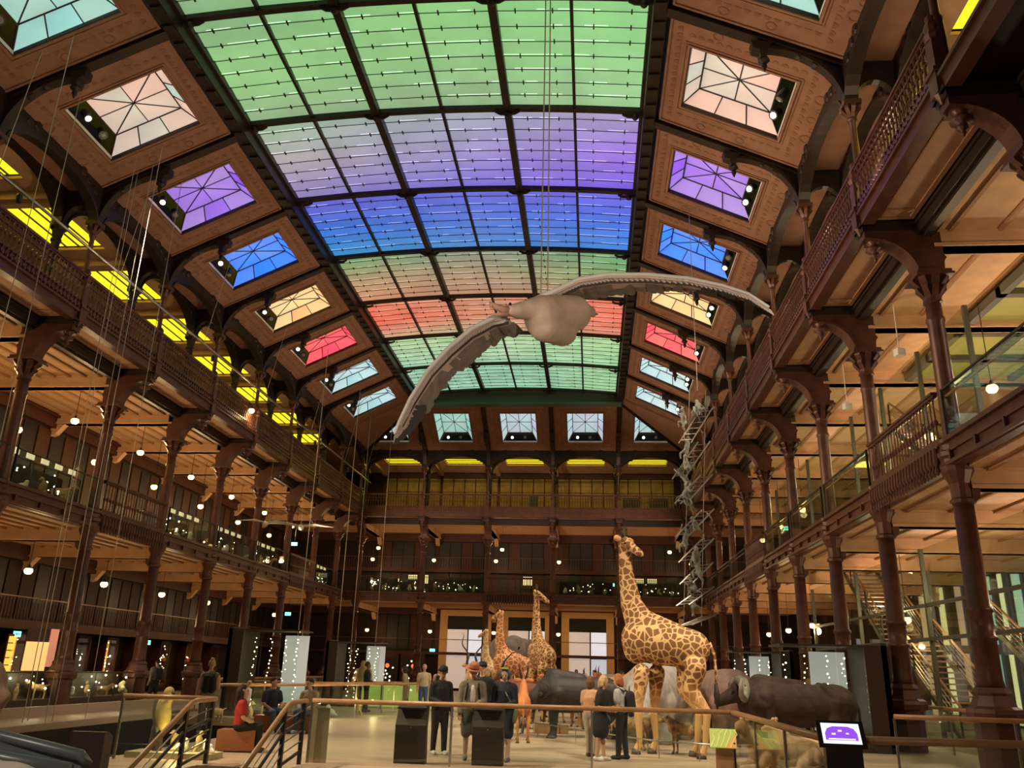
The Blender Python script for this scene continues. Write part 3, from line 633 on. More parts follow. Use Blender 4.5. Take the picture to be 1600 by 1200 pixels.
# middle gallery: glass parapets and a few old balustrades
gb = [(.03, 6.85), (.018, 6.92), (.018, 7.15), (.05, 7.2), (.05, 7.27), (.018, 7.32), (.016, 7.75), (.035, 7.8)]
me_gb = MB().lathe(gb, 6, (0, 0)).mesh('baluster', 'iron')
m = MB()
for x in XB: m.lathe(gb, 5, (x, -.2))
me_gbs = m.mesh('balusters', 'iron')
m = MB(); m.box(-2.35, 2.35, -.25, -.15, 7.8, 7.88); m.box(-2.35, 2.35, -.29, -.11, 7.86, 7.92); me_gtop = m.mesh('top_rail', 'iron')
m = MB(); m.box(-2.35, 2.35, -.25, -.15, 6.78, 6.85)
for x in [-2.25+4.5*i/23 for i in range(24)]:
    m.lathe([(.06, -.3), (.06, -.16)], 6, (x, 6.66), axis='y'); m.lathe([(.02, 6.0), (.06, 6.1), (.03, 6.2), (.07, 6.3), (.05, 6.6)], 6, (x, -.33))
me_gbot = m.mesh('bottom_frieze', 'iron')
m = MB(); m.box(-2.3, 2.3, -.20, -.18, 6.8, 7.85); me_gl = m.mesh('glass_sheet', 'glass')
m = MB(); m.tube([(-2.35, -.12, 7.7), (2.35, -.12, 7.7)], .03, 8); me_grail = m.mesh('hand_rail', 'oak')
m = MB()
for x in (-2.3, 2.3): m.box(x-.02, x+.02, -.22, -.16, 6.75, 7.87)
m.box(-2.3, 2.3, -.21, -.17, 7.83, 7.87); me_gpost = m.mesh('steel_frame', 'black')
def mid_rail(run, s, old, single=False, k=0):
    R = RUNS[run]; w = {'right': 'staircase side', 'left': 'cabinet side', 'far': 'far end'}[run]
    if old:
        t = thing('iron_balustrade', 'old iron balustrade of the middle gallery, %s, %s' % (w, bayname(run, k)), 'railing', R['pos'](s), R['rz'], 'middle gallery balustrades, '+w, R['scale'])
        obj('top_rail', me_gtop, t); obj('bottom_frieze', me_gbot, t)
        if single:
            for x in XB: obj('baluster', me_gb, t, (x, -.2, 0))
        else: obj('balusters', me_gbs, t, stuff=True)
    else:
        t = thing('glass_parapet', 'clear glass parapet of the middle gallery, %s, %s' % (w, bayname(run, k)), 'railing', R['pos'](s), R['rz'], 'glass parapets of the middle gallery, '+w, R['scale'])
        obj('glass_sheet', me_gl, t); obj('steel_frame', me_gpost, t)
        if run == 'right': obj('hand_rail', me_grail, t)
for k in range(9):
    mid_rail('right', YK[k]+2.5, k in (1, 5), k == 1, k); mid_rail('left', YK[k]+2.5, k in (3, 7), k == 3, k)
for i in range(5): mid_rail('far', (FXK[i]+FXK[i+1])/2, i == 2, False, i)
# --- hanging globe lamps ------------------------------------------------------
def lamp(x, y, z, ztop, label, group, e=60):
    t = thing('pendant_lamp', label, 'lamp', (x, y, z), 0, group)
    obj('glass_globe', me_globe, t); obj('cap', me_lcap, t)
    m = MB(); m.tube([(0, 0, .16), (0, 0, ztop-z)], .012, 5); obj('stem', m.mesh('stem', 'black'), t)
    if e: light('lamp_bulb', 'POINT', (x, y, z-.28), e, (1, .66, .30), .16)
me_globe = MB().lathe([(.02, -.15), (.1, -.13), (.15, -.06), (.15, 0), (.11, .07), (.06, .1)], 12).mesh('glass_globe', 'globe', True)
me_lcap = MB().lathe([(.12, .06), (.13, .09), (.05, .13), (.035, .2)], 10).mesh('lamp_cap', 'black')
# ================================================================== ORGANIC BODIES
TMP = bpy.data.scenes.new('tmp_build')
def _sphere_prim(m, c, R, ry=0.):
    k = len(m.v); q = 8 if max(R) < .15 else 16; prof = [(max(1e-4, sin(pi*j/q)), -cos(pi*j/q)) for j in range(q+1)]; m.lathe(prof, 12 if q == 8 else 28)
    M = Matrix.Rotation(ry, 4, 'Y')
    for i in range(k, len(m.v)):
        p = M @ Vector((m.v[i][0]*R[0], m.v[i][1]*R[1], m.v[i][2]*R[2])); m.v[i] = (c[0]+p.x, c[1]+p.y, c[2]+p.z)
def _caps(m, p0, r0, p1, r1, sy=1.):
    p0, p1 = Vector(p0), Vector(p1); t = p1-p0; L = t.length
    if L < 1e-5: return _sphere_prim(m, p0, (r0, r0*sy, r0))
    t /= L; u = t.cross(Vector((0, 1, 0)))
    if u.length < .05: u = t.cross(Vector((1, 0, 0)))
    u.normalize(); w = t.cross(u); n = 12 if max(r0, r1) < .15 else 28
    rings = [(-r0*cos(a), r0*sin(a)) for a in ((0.12, .5, 1.0) if n == 12 else (.06, .3, .6, .9, 1.2))] + [(0, r0), (L, r1)] + [(L+r1*cos(a), r1*sin(a)) for a in ((1.0, .5, .12) if n == 12 else (1.2, .9, .6, .3, .06))]
    vs = []
    for d, r in rings:
        for k in range(n):
            a = 2*pi*k/n; q = (u*cos(a)+w*sin(a))*r
            if sy != 1: q = Vector((q.x, q.y*sy, q.z))
            vs.append(p0+t*d+q)
    fs = [(i*n+k, i*n+(k+1) % n, (i+1)*n+(k+1) % n, (i+1)*n+k) for i in range(len(rings)-1) for k in range(n)]
    fs += [tuple(range(n))[::-1], tuple(range((len(rings)-1)*n, len(rings)*n))]
    m.add(vs, fs)
def chain(pts, sy=1.): return [('c', a[:3], a[3], b[:3], b[3], sy) for a, b in zip(pts[:-1], pts[1:])]
def organic(name, prims, mats, voxel=.02, it=4, grow=0.):
    m = MB()
    for p in prims:
        if p[0] == 'c': _caps(m, p[1], p[2]+grow, p[3], p[4]+grow, p[5] if len(p) > 5 else 1.)
        else: _sphere_prim(m, p[1], tuple(r+grow for r in p[2]), p[3] if len(p) > 3 else 0.)
    me = bpy.data.meshes.new('t'); me.from_pydata(m.v, [], m.f); me.update()
    o = bpy.data.objects.new('t', me); TMP.collection.objects.link(o)
    r = o.modifiers.new('r', 'REMESH'); r.mode = 'VOXEL'; r.voxel_size = voxel
    s = o.modifiers.new('s', 'SMOOTH'); s.iterations = it; s.factor = .5
    vl = TMP.view_layers[0]; vl.update(); dg = vl.depsgraph
    out = bpy.data.meshes.new_from_object(o.evaluated_get(dg), depsgraph=dg); out.name = name
    bpy.data.objects.remove(o); bpy.data.meshes.remove(me)
    out.materials.clear()
    for q in (mats if isinstance(mats, (list, tuple)) else [mats]): out.materials.append(MT[q] if isinstance(q, str) else q)
    out.polygons.foreach_set('use_smooth', [True]*len(out.polygons))
    return out
def hide(name, col, n=.35, sc=5, rough=.75, dark=None): MT[name] = mat(name, col, rough, 0, n, sc, bump=.25, dark=dark); return name
def giraffe_mat(name, patch, line, scale, thr=.06):
    m = mat(name, patch, .75); nt = m.node_tree; b = nt.nodes['Principled BSDF']
    tc = nt.nodes.new('ShaderNodeTexCoord'); nz = nt.nodes.new('ShaderNodeTexNoise'); nz.inputs['Scale'].default_value = 3
    ad = nt.nodes.new('ShaderNodeMix'); ad.data_type = 'RGBA'; ad.blend_type = 'LINEAR_LIGHT'; ad.inputs['Factor'].default_value = .06
    vo = nt.nodes.new('ShaderNodeTexVoronoi'); vo.feature = 'DISTANCE_TO_EDGE'; vo.inputs['Scale'].default_value = scale
    cr = nt.nodes.new('ShaderNodeValToRGB'); cr.color_ramp.elements[0].position = thr; cr.color_ramp.elements[1].position = thr+.035
    cr.color_ramp.elements[0].color = (*line, 1); cr.color_ramp.elements[1].color = (*patch, 1)
    sp = nt.nodes.new('ShaderNodeSeparateXYZ'); mr = nt.nodes.new('ShaderNodeMapRange'); mr.inputs['From Min'].default_value = .9; mr.inputs['From Max'].default_value = 1.5
    mx = nt.nodes.new('ShaderNodeMix'); mx.data_type = 'RGBA'; mx.inputs['A'].default_value = (line[0]*.92, line[1]*.86, line[2]*.75, 1)
    l = nt.links.new
    l(tc.outputs['Object'], nz.inputs['Vector']); l(tc.outputs['Object'], ad.inputs['A']); l(nz.outputs['Color'], ad.inputs['B']); l(ad.outputs['Result'], vo.inputs['Vector'])
    l(vo.outputs['Distance'], cr.inputs['Fac']); l(tc.outputs['Object'], sp.inputs[0]); l(sp.outputs['Z'], mr.inputs['Value']); l(mr.outputs['Result'], mx.inputs['Factor'])
    l(cr.outputs['Color'], mx.inputs['B']); l(mx.outputs['Result'], b.inputs['Base Color'])
    MT[name] = m; return name
giraffe_mat('giraffe hide', (.19, .085, .032), (.66, .42, .19), 6.8, .075)
giraffe_mat('red giraffe hide', (.36, .12, .045), (.72, .46, .24), 5.2, .05)
giraffe_mat('pale giraffe hide', (.46, .28, .13), (.70, .52, .30), 4.0, .08)
MT['hair_dk'] = mat('dark hair', (.03, .02, .014), .7); MT['horn'] = mat('horn', (.05, .042, .036), .4, 0, .3, 8); MT['hoof'] = mat('hoof', (.07, .05, .035), .5)
MT['eye'] = mat('glass eye', (.008, .006, .005), .08, spec=.8); MT['horn_grey'] = mat('grey horn boss', (.23, .21, .17), .5, 0, .4, 6, bump=.4)
def legs_prims(front, hind, w, h, r, rh=None):
    P = []
    for s in (-1, 1):
        fx = front + (.06*h if s > 0 else -.04*h); hx = hind + (-.07*h if s > 0 else .05*h)
        P += chain([(fx-.03*h, s*w*.9, .72*h, r*2.1), (fx, s*w, .47*h, r*1.25), (fx+.01*h, s*w, .38*h, r*1.12), (fx, s*w, .12*h, r*.72), (fx+.03*h, s*w, .035*h, r*.95)])
        P += chain([(hx+.02*h, s*w*.9, .78*h, r*2.7), (hx+.07*h, s*w, .58*h, r*1.8), (hx-.07*h, s*w, .40*h, r*1.05), (hx-.04*h, s*w, .12*h, r*.74), (hx-.01*h, s*w, .035*h, r*.95)])
    return P
def feet_mesh(front, hind, w, h, r):
    m = MB()
    for s in (-1, 1):
        for x in (front + (.06*h if s > 0 else -.04*h)+.03*h, hind + (-.07*h if s > 0 else .05*h)-.01*h): m.lathe([(r*1.25, 0), (r*1.2, .02*h), (r*.95, .05*h)], 8, (x+.01*h, s*w))
    return m.mesh('hooves', 'hoof', True)
def giraffe(loc, heading, H, skin, label, turn=0., neckback=0., vox=.035):
    t = thing('giraffe', label, 'giraffe', loc, heading, None, (H/4.95,)*3)
    nb = neckback
    P = chain([(.62, 0, 2.42, .47), (.1, 0, 2.33, .49), (-.55, 0, 2.22, .41)], .82) + [('c', (.45, 0, 2.8), .24, (-.2, 0, 2.55), .22, .7), ('c', (.72, 0, 2.2), .33, (.6, 0, 2.5), .42, .8)]
    N = [(.55, 0, 2.6, .40), (.86-nb*.3, 0, 3.15, .265), (1.02-nb*.7, 0, 3.8, .19), (1.08-nb, 0, 4.4, .155), (1.08-nb, 0, 4.6, .16)]
    P += chain(N, .72) + legs_prims(.5, -.55, .2, 2.35, .09)
    hb = Vector((1.08-nb, 0, 4.62)); d = Vector((cos(turn), sin(turn), -.62)).normalized(); sd = Vector((-sin(turn), cos(turn), 0)); up = Vector((0, 0, 1))
    P += [('c', hb, .155, hb+d*.22, .125), ('c', hb+d*.22, .12, hb+d*.52, .08), ('c', hb+d*.4-up*.05, .075, hb+d*.55-up*.02, .07)]
    obj('body', organic('giraffe_body', P, skin, vox, 5), t)
    fx = feet_mesh(.5, -.55, .2, 2.35, .09); obj('hooves', fx, t)
    for s in (-1, 1):
        m = MB(); b = hb+sd*s*.07+up*.1; m.tube([b, b-d*.02+up*.2+sd*s*.02], [.035, .03], 7); m.sphere(b-d*.02+up*.22+sd*s*.02, .042, 8, 5); obj('ossicone', m.mesh('ossicone', 'hair_dk', True), t)
        e = hb+sd*s*.13-d*.03+up*.03; m = MB(); m.sphere((0, 0, 0), 1, 10, 6, (.05, .15, .08)); mm = m.mesh('ear', skin, True)
        o = obj('ear', mm, t, e+sd*s*.12+up*.03, turn)
        m = MB(); m.sphere(hb+d*.12+sd*s*.118+up*.03, .03, 8, 5); obj('eye', m.mesh('eye', 'eye', True), t)
    m = MB(); m.tube([(-.93, 0, 2.35), (-1.04, 0, 2.1), (-1.06, 0, 1.7), (-1.05, 0, 1.45)], [.05, .035, .03, .03], 7); tl = obj('tail', m.mesh('tail', skin, True), t)
    m = MB(); m.tube([(-1.05, 0, 1.5), (-1.06, 0, 1.25), (-1.05, 0, .95)], [.035, .07, .015], 7); obj('tail_tuft', m.mesh('tail_tuft', 'hair_dk', True), tl)
    m = MB()
    for i in range(30):
        f = i/29; j = min(3, int(f*4)); g = f*4-j
        a, b = N[j], N[min(4, j+1)]; p = [a[q]+(b[q]-a[q])*g for q in range(4)]
        m.box(p[0]-p[3]*.72-.045, p[0]-p[3]*.6, -.016, .016, p[2]-.06, p[2]+.06)
    obj('mane', m.mesh('mane', 'chestnut coat'), t); return t
def quadruped(kind, label, cat, loc, heading, skin, h=1.3, l=1.25, g=.3, nk=(.32, .35), nr=.13, hl=.42, hr=.11, hd=-.6, lr=.05, rump=None, horns=None, hump=0., vox=.02, tail=.5, ears=.12, sy=.8, group=None, hcol='horn', belly=0., snout=.6, extra=()):
    t = thing(kind, label, cat, loc, heading, group); rump = rump or h*.97
    P = chain([(l*.42, 0, h-g*1.05, g*1.04), (l*.12, 0, h-g*1.1, g*1.0), (-l*.15, 0, rump-g*.98, g*.93), (-l*.42, 0, rump-g*.95, g*.95)], sy)
    if g > .3: P += [('c', (l*.40, q*g*.55, h-g*1.1), g*.5, (l*.38, q*g*.5, h-g*1.7), g*.34) for q in (-1, 1)]+[('c', (-l*.40, q*g*.5, rump-g*.8), g*.52, (-l*.36, q*g*.5, rump-g*1.6), g*.38) for q in (-1, 1)]
    if hump: P += [('c', (l*.42, 0, h-g*.3+hump*.3), g*.5, (l*.0, 0, h-g*.5), g*.55, .6)]
    hb = Vector((l*.45+nk[0], 0, h-g*.5+nk[1])); P += [('c', (l*.42, 0, h-g*.75), g*.85, hb, nr, .8)]
    d = Vector((cos(hd), 0, sin(hd)))
    P += [('c', hb, hr*1.05, hb+d*hl*.5, hr*.85, .85), ('c', hb+d*hl*.5, hr*.82, hb+d*hl, hr*snout, .9)]
    P += legs_prims(l*.40, -l*.42, g*.55, h*.93, lr)+list(extra)
    obj('body', organic(kind+'_body', P, skin, vox, 3 if g < .3 else 7), t); obj('hooves', feet_mesh(l*.40, -l*.42, g*.55, h*.93, lr), t)
    up = Vector((-d.z, 0, d.x))*(1 if d.x > 0 else -1)
    for s in (-1, 1):
        m = MB(); m.sphere((0, 0, 0), 1, 8, 5, (ears*.35, ears, ears*.5)); obj('ear', m.mesh('ear', skin, True), t, hb+Vector((-.02, s*(hr+ears*.6), hr*.55)), 0)
        m = MB(); m.sphere(hb+d*hl*.35+Vector((0, s*hr*.75, 0))+up*hr*.4, hr*.16, 7, 5); obj('eye', m.mesh('eye', 'eye', True), t)
        if horns:
            pts = [hb+Vector((q[0], s*q[1], q[2])) for q in horns[0]]; n = len(pts)
            m = MB(); m.tube(pts, [horns[1]*(1-.85*i/(n-1)) for i in range(n)], 8); obj('horn', m.mesh('horn', hcol, True), t)
    if tail:
        x = -l*.42-g*.9; m = MB(); m.tube([(x+.06, 0, rump-g*.5), (x-.06, 0, rump-g*1.1), (x-.05, 0, rump-g-tail)], [.05, .03, .02], 6); tl = obj('tail', m.mesh('tail', skin, True), t)
        m = MB(); m.tube([(x-.05, 0, rump-g-tail+.05), (x-.05, 0, rump-g-tail-.12)], [.04, .01], 6); obj('tail_tuft', m.mesh('tail_tuft', 'hair_dk', True), tl)
    return t
# ------------------------------------------------------------------ the animal caravan
hide('chestnut coat', (.17, .06, .032), .3, 5)
giraffe((1.72, 19.95, 0), radians(158), 4.98, 'giraffe hide', 'tall giraffe with brown netted coat standing by the low steel rail, head turned back', turn=radians(-196), neckback=.1)
giraffe((-1.78, 31.8, 0), radians(112), 4.75, 'giraffe hide', 'slim giraffe with long upright neck seen from behind in the caravan', turn=radians(-120), neckback=.25)
giraffe((-2.9, 33.2, 0), radians(170), 4.0, 'red giraffe hide', 'reddish giraffe looking away toward the cabinets, before the elephant', turn=0, neckback=.3)
giraffe((-3.8, 35.4, 0), radians(175), 3.35, 'pale giraffe hide', 'small pale young giraffe behind the reddish giraffe', turn=0, neckback=.3)
hide('black hide', (.03, .026, .024), .4, 6, .6); hide('brown black hide', (.055, .036, .025), .45, 6, .8); hide('rust coat', (.52, .20, .065), .3, 5); hide('chestnut coat', (.17, .06, .032), .3, 5)
hide('tan coat', (.48, .29, .13), .35, 6); hide('pink grey hide', (.42, .27, .23), .3, 5); hide('pale grey hide', (.40, .38, .35), .3, 5); hide('elephant hide', (.17, .14, .12), .35, 4); hide('dog coat', (.46, .30, .14), .55, 9, dark=(.10, .06, .03))
hide('fawn coat', (.55, .36, .19), .3, 6)
curl = ([(-.02, .12, .08), (-.04, .28, .04), (.0, .42, .08), (.06, .46, .24), (.1, .4, .36)], .06)
quadruped('water_buffalo', 'black buffalo with lowered head beside the woman in a black dress', 'buffalo', (-.35, 24.2, 0), radians(196), 'black hide', 1.62, 1.7, .48, (.38, -.42), .27, .52, .2, -.8, .115, horns=([(-.02, .12, .1), (-.12, .34, .06), (-.2, .48, .16), (-.16, .5, .34), (-.06, .44, .46)], .07), hump=.12, sy=.9, tail=.75, ears=.16)
def cape_buffalo():
    t = quadruped('cape_buffalo', 'dark brown cape buffalo with grey horn boss behind the oak handrail', 'buffalo', (4.55, 20.2, 0), radians(181), 'brown black hide', 1.62, 1.95, .48, (.34, -.02), .26, .55, .19, -.42, .09, hump=.1, sy=.9, tail=.8, ears=.15, horns=([(.02, .02, .2), (-.02, .2, .17), (-.02, .38, .0), (.04, .52, -.14), (.12, .64, -.06), (.13, .66, .14), (.08, .58, .28)], .15), hcol='horn_grey', extra=[('c', (-.55, q*.22, 1.5), .1, (-.75, q*.3, 1.28), .16) for q in (-1, 1)]+[('c', (.75, q*.3, 1.25), .2, (.72, q*.32, .8), .15) for q in (-1, 1)])
    return t
cape_buffalo()
def rhino(label, loc, heading, skin, h, headlow, cat='rhinoceros', horn=True):
    t = thing('rhinoceros', label, cat, loc, heading); g = h*.36; l = h*1.25
    P = chain([(l*.42, 0, h-g*1.02, g*.98), (0, 0, h-g*1.08, g*1.1), (-l*.42, 0, h-g*1.0, g*1.02)], .92) + [('c', (l*.5, 0, h-g*.6), g*.6, (l*.2, 0, h-g*.6), g*.5)]
    hb = Vector((l*.42+h*.42, 0, h*headlow)); P += [('c', (l*.5, 0, h-g*1.0), g*.8, hb, g*.46), ('c', hb, g*.44, hb+Vector((h*.26, 0, -h*.17)), g*.33), ('c', hb+Vector((h*.26, 0, -h*.17)), g*.33, hb+Vector((h*.34, 0, -h*.24)), g*.3)]
    for s in (-1, 1):
        for x in (l*.40, -l*.44): P += chain([(x, s*g*.55, h*.5, g*.52), (x+.02, s*g*.58, h*.25, g*.33), (x, s*g*.58, h*.07, g*.33)])
    obj('body', organic('rhino_body', P, skin, .03, 8), t)
    for s in (-1, 1):
        m = MB(); m.sphere((0, 0, 0), 1, 8, 6, (.05, .09, .15)); obj('ear', m.mesh('ear', skin, True), t, hb+Vector((-.12*h, s*g*.4, g*.5)))
        m = MB(); m.sphere(hb+Vector((h*.14, s*g*.36, .0)), .035, 8, 5); obj('eye', m.mesh('eye', 'eye', True), t)
    if horn:
        for x, hh in ((.30, .34), (.18, .18)):
            m = MB(); b = hb+Vector((h*x, 0, -h*x*.5+g*.28)); m.tube([b, b+Vector((.1*h, 0, hh*h*.5)), b+Vector((.06*h, 0, hh*h))], [.085, .055, .01], 8); obj('horn', m.mesh('horn', 'horn', True), t)
    m = MB(); m.tube([(-l*.42-g*.95, 0, h-g*.7), (-l*.42-g*1.1, 0, h-g*1.6)], [.05, .03], 6); obj('tail', m.mesh('tail', skin, True), t)
rhino('pale grey rhinoceros feeding head down behind the tall giraffe', (1.78, 24.0, 0), radians(250), 'pale grey hide', 1.95, .42)
rhino('pinkish grey hippopotamus standing behind the cape buffalo', (3.72, 25.3, 0), radians(96), 'pink grey hide', 1.85, .55, 'hippopotamus', False)
rhino('grey brown rhinoceros farther back behind the visitors', (1.3, 29.0, 0), radians(20), 'elephant hide', 1.62, .6)
# elephant behind the reddish giraffe
def elephant(loc, heading):
    t = thing('elephant', 'large grey elephant with spread ears behind the giraffes', 'elephant', loc, heading); h = 3.0; g = .85
    P = chain([(.8, 0, h-g, g), (-.8, 0, h-g*1.05, g*.98)], .9)+[('c', (.9, 0, h-.7), .65, (1.5, 0, h-.45), .52), ('e', (1.65, 0, h-.5), (.48, .45, .58))]
    P += chain([(1.9, 0, h-.75, .3), (2.15, 0, h-1.4, .2), (2.15, 0, h-2.1, .13), (2.3, 0, h-2.5, .1)])
    for s in (-1, 1):
        for x in (.8, -.9): P += chain([(x, s*.45, 1.6, .4), (x, s*.45, .8, .28), (x, s*.45, .25, .27)])
    obj('body', organic('elephant_body', P, 'elephant hide', .05, 3), t)
    for s in (-1, 1):
        m = MB(); m.sphere((0, 0, 0), 1, 14, 8, (.07, .55, .72)); obj('ear', m.mesh('ear', 'elephant hide', True), t, (1.3, s*.85, h-.75), s*.35)
        m = MB(); m.tube([(1.95, s*.2, h-1.0), (2.35, s*.24, h-1.4), (2.7, s*.2, h-1.3)], [.07, .06, .02], 8); obj('tusk', m.mesh('tusk', 'white', True), t)
        m = MB(); m.sphere((1.95, s*.38, h-.45), .045, 8, 5); obj('eye', m.mesh('eye', 'eye', True), t)
elephant((-2.9, 38.5, 0), radians(255))
spiral = ([(-.02+.05*sin(i*1.1), .08+.03*i+.06*cos(i*1.1), .1+.1*i) for i in range(10)], .04)
sabre = ([(0, .05, .1), (-.08, .07, .38), (-.28, .09, .64), (-.58, .1, .80)], .035)
lyre = ([(0, .05, .08), (-.06, .1, .25), (-.14, .12, .4), (-.1, .1, .52)], .028)
short = ([(0, .05, .08), (-.02, .09, .22), (.02, .08, .34)], .03)
A = 'antelopes of the caravan'
quadruped('kudu', 'fawn kudu with tall spiral horns behind the visitor in the brown hat', 'antelope', (-3.75, 27.0, 0), radians(-80), 'fawn coat', 1.45, 1.3, .33, (.28, .42), .15, .42, .11, -.7, .05, horns=spiral, group=A)
quadruped('sable_antelope', 'chestnut antelope with long swept back sabre horns near the reddish giraffe', 'antelope', (-1.95, 27.0, 0), radians(-172), 'chestnut coat', 1.35, 1.25, .33, (.26, .40), .15, .42, .11, -.7, .05, horns=([(0, .05, .1), (-.08, .07, .34), (-.3, .09, .58), (-.62, .1, .66)], .04), group=A)
quadruped('impala', 'rust orange antelope standing beside the woman in a denim jacket', 'antelope', (-1.72, 22.3, 0), radians(95), 'rust coat', 1.12, 1.0, .24, (.18, .38), .1, .3, .085, -.6, .038, horns=lyre, group=A)
quadruped('gazelle', 'small rust gazelle behind the black buffalo', 'antelope', (-.95, 28.6, 0), radians(-160), 'rust coat', 1.05, .95, .22, (.18, .35), .09, .28, .08, -.5, .035, horns=lyre, group=A)
quadruped('gazelle', 'rust and cream gazelle between the sable antelope and the slim giraffe', 'antelope', (-1.4, 30.0, 0), radians(-100), 'rust coat', 1.2, 1.0, .24, (.18, .38), .1, .3, .085, -.6, .036, horns=lyre, group=A)
quadruped('zebu', 'pale cream antelope half hidden behind the slim giraffe', 'antelope', (-1.1, 33.8, 0), radians(10), 'pale grey hide', 1.35, 1.25, .33, (.26, .3), .15, .42, .11, -.7, .05, horns=short, group=A)
quadruped('hartebeest', 'orange hartebeest standing behind the rust gazelles', 'antelope', (-.4, 31.0, 0), radians(35), 'rust coat', 1.3, 1.15, .28, (.22, .4), .12, .4, .09, -.8, .042, horns=short, group=A)
quadruped('eland', 'tan eland standing behind the visitor with a black backpack', 'antelope', (.5, 26.9, 0), radians(10), 'tan coat', 1.6, 1.5, .42, (.3, .35), .19, .45, .13, -.7, .06, horns=lyre, group=A)
quadruped('wildebeest', 'dark wildebeest farther along the caravan', 'antelope', (-2.6, 29.6, 0), radians(-170), 'brown black hide', 1.35, 1.2, .33, (.28, .12), .16, .48, .12, -.95, .05, horns=short, group=A)
def wild_dog(label, loc, hd, sc=1.): 
    t = quadruped('wild_dog', label, 'wild dog', loc, hd, 'dog coat', .72*sc, .72*sc, .155*sc, (.16*sc, .12*sc), .085*sc, .26*sc, .075*sc, -.3, .03*sc, rump=.68*sc, vox=.014, tail=.22, ears=.07, group='wild dogs by the giraffe', snout=.5)
wild_dog('spotted tan wild dog between the forelegs of the tall giraffe', (.95, 21.2, 0), radians(-15))
wild_dog('spotted tan wild dog under the hind legs of the tall giraffe', (2.15, 20.5, 0), radians(168), .95)
def lying(label, loc, hd, skin, sc):
    t = thing('lioness', label, 'lion', loc, hd, None, (sc,)*3)
    P = chain([(.5, 0, .38, .22), (0, 0, .32, .24), (-.55, 0, .32, .25)], .9)+[('c', (.55, 0, .48), .17, (.75, 0, .72), .13), ('e', (.82, 0, .76), (.16, .13, .14)), ('c', (.9, 0, .72), .08, (1.02, 0, .69), .06)]
    for s in (-1, 1): P += chain([(.45, s*.2, .25, .11), (.6, s*.22, .1, .07), (.95, s*.18, .07, .065)])+chain([(-.55, s*.22, .26, .17), (-.2, s*.3, .14, .09), (-.15, s*.32, .06, .06), (.1, s*.3, .06, .06)])
    obj('body', organic('lion_body', P, skin, .022, 3), t)
    for s in (-1, 1):
        m = MB(); m.sphere((.76, s*.1, .9), .045, 8, 5); obj('ear', m.mesh('ear', skin, True), t); m = MB(); m.sphere((.93, s*.06, .8), .018, 7, 5); obj('eye', m.mesh('eye', 'eye', True), t)
    m = MB(); m.tube([(-.75, 0, .3), (-1.0, .1, .1), (-1.2, .3, .06), (-1.1, .55, .06)], .03, 6); obj('tail', m.mesh('tail', skin, True), t)
lying('tan lioness lying on the floor behind the glass rail', (3.6, 17.6, 0), radians(200), 'tan coat', 1.0)
lying('fawn lioness resting beside the tan lioness below the cape buffalo', (4.4, 18.6, 0), radians(150), 'fawn coat', .95)
# guinea fowl near the low rail
def fowl(label, loc, hd):
    t = thing('guinea_fowl', label, 'bird', loc, hd)
    P = [('e', (0, 0, .26), (.17, .11, .12), .3)]+chain([(.12, 0, .3, .06), (.18, 0, .42, .03), (.19, 0, .46, .035)])+[('c', (-.12, 0, .22), .06, (-.24, 0, .15), .03)]
    obj('body', organic('fowl_body', P, 'elephant hide', .012, 2), t)
    m = MB(); m.tube([(.21, 0, .46), (.26, 0, .44)], [.018, .004], 6); obj('beak', m.mesh('beak', 'horn', True), t)
    for s in (-1, 1): m = MB(); m.tube([(0, s*.05, .18), (0, s*.05, .02), (.06, s*.05, .008)], .01, 5); obj('leg', m.mesh('leg', 'horn'), t)
fowl('grey guinea fowl pecking by the low steel rail', (-1.95, 24.9, 0), radians(200))
m = MB(); m.box(-.35, .35, -.2, .2, 0, .28); m.box(.38, .62, -.16, .2, 0, .24)
tag(obj('plinth_block', m.mesh('plinth_block', 'tan coat'), None, (-1.3, 25.4, 0), .2), 'low brown stone block at the feet of the black buffalo', 'block')
# ================================================================== PEOPLE
def cmat(name, col, r=.8):
    if name not in MT: MT[name] = mat(name, col, r, 0, .2, 9)
    return name
for n, c in dict(skin_a=(.52, .30, .20), skin_b=(.60, .38, .27), skin_c=(.16, .08, .05), skin_d=(.45, .25, .16)).items(): MT[n] = mat(n, c, .55)
C_ = dict(black=(.012, .012, .014), grey=(.16, .15, .13), khaki=(.22, .19, .13), beige=(.42, .34, .24), denim=(.016, .022, .034), blue=(.06, .10, .18), navy=(.02, .025, .05), white=(.6, .57, .52), red=(.42, .03, .03), ltgrey=(.33, .33, .32),
          shorts=(.11, .095, .075), teal=(.05, .13, .14), brown=(.12, .06, .03), blond=(.45, .30, .13), dkhair=(.025, .015, .01), greyhair=(.3, .28, .26), redhair=(.30, .10, .03), tan=(.5, .28, .15), hat=(.40, .15, .065), pinkshirt=(.55, .30, .25), cyan=(.12, .22, .26))
for n, c in C_.items(): cmat('cloth_'+n, c)
def hand_mesh(skin):
    m = MB(); m.sphere((0, 0, -.045), 1, 8, 6, (.016, .038, .05))
    for i, (y, L) in enumerate(((-.028, .062), (-.01, .075), (.009, .07), (.027, .055))):
        m.tube([(0, y, -.08), (.008, y*1.05, -.08-L*.5), (.026, y*1.05, -.08-L)], [.0095, .009, .007], 6)
    m.tube([(.0, -.03, -.03), (.018, -.052, -.06), (.03, -.05, -.09)], [.012, .0105, .008], 6)
    return m.mesh('hand', skin, True)
HANDS = {s: hand_mesh(s) for s in ('skin_a', 'skin_b', 'skin_c', 'skin_d')}
EYES = MB().sphere((.088, .033, 1.625), .0125, 6, 4).sphere((.088, -.033, 1.625), .0125, 6, 4).mesh('eyes', 'eye', True)
MT['lip'] = mat('lips', (.32, .10, .08), .5)
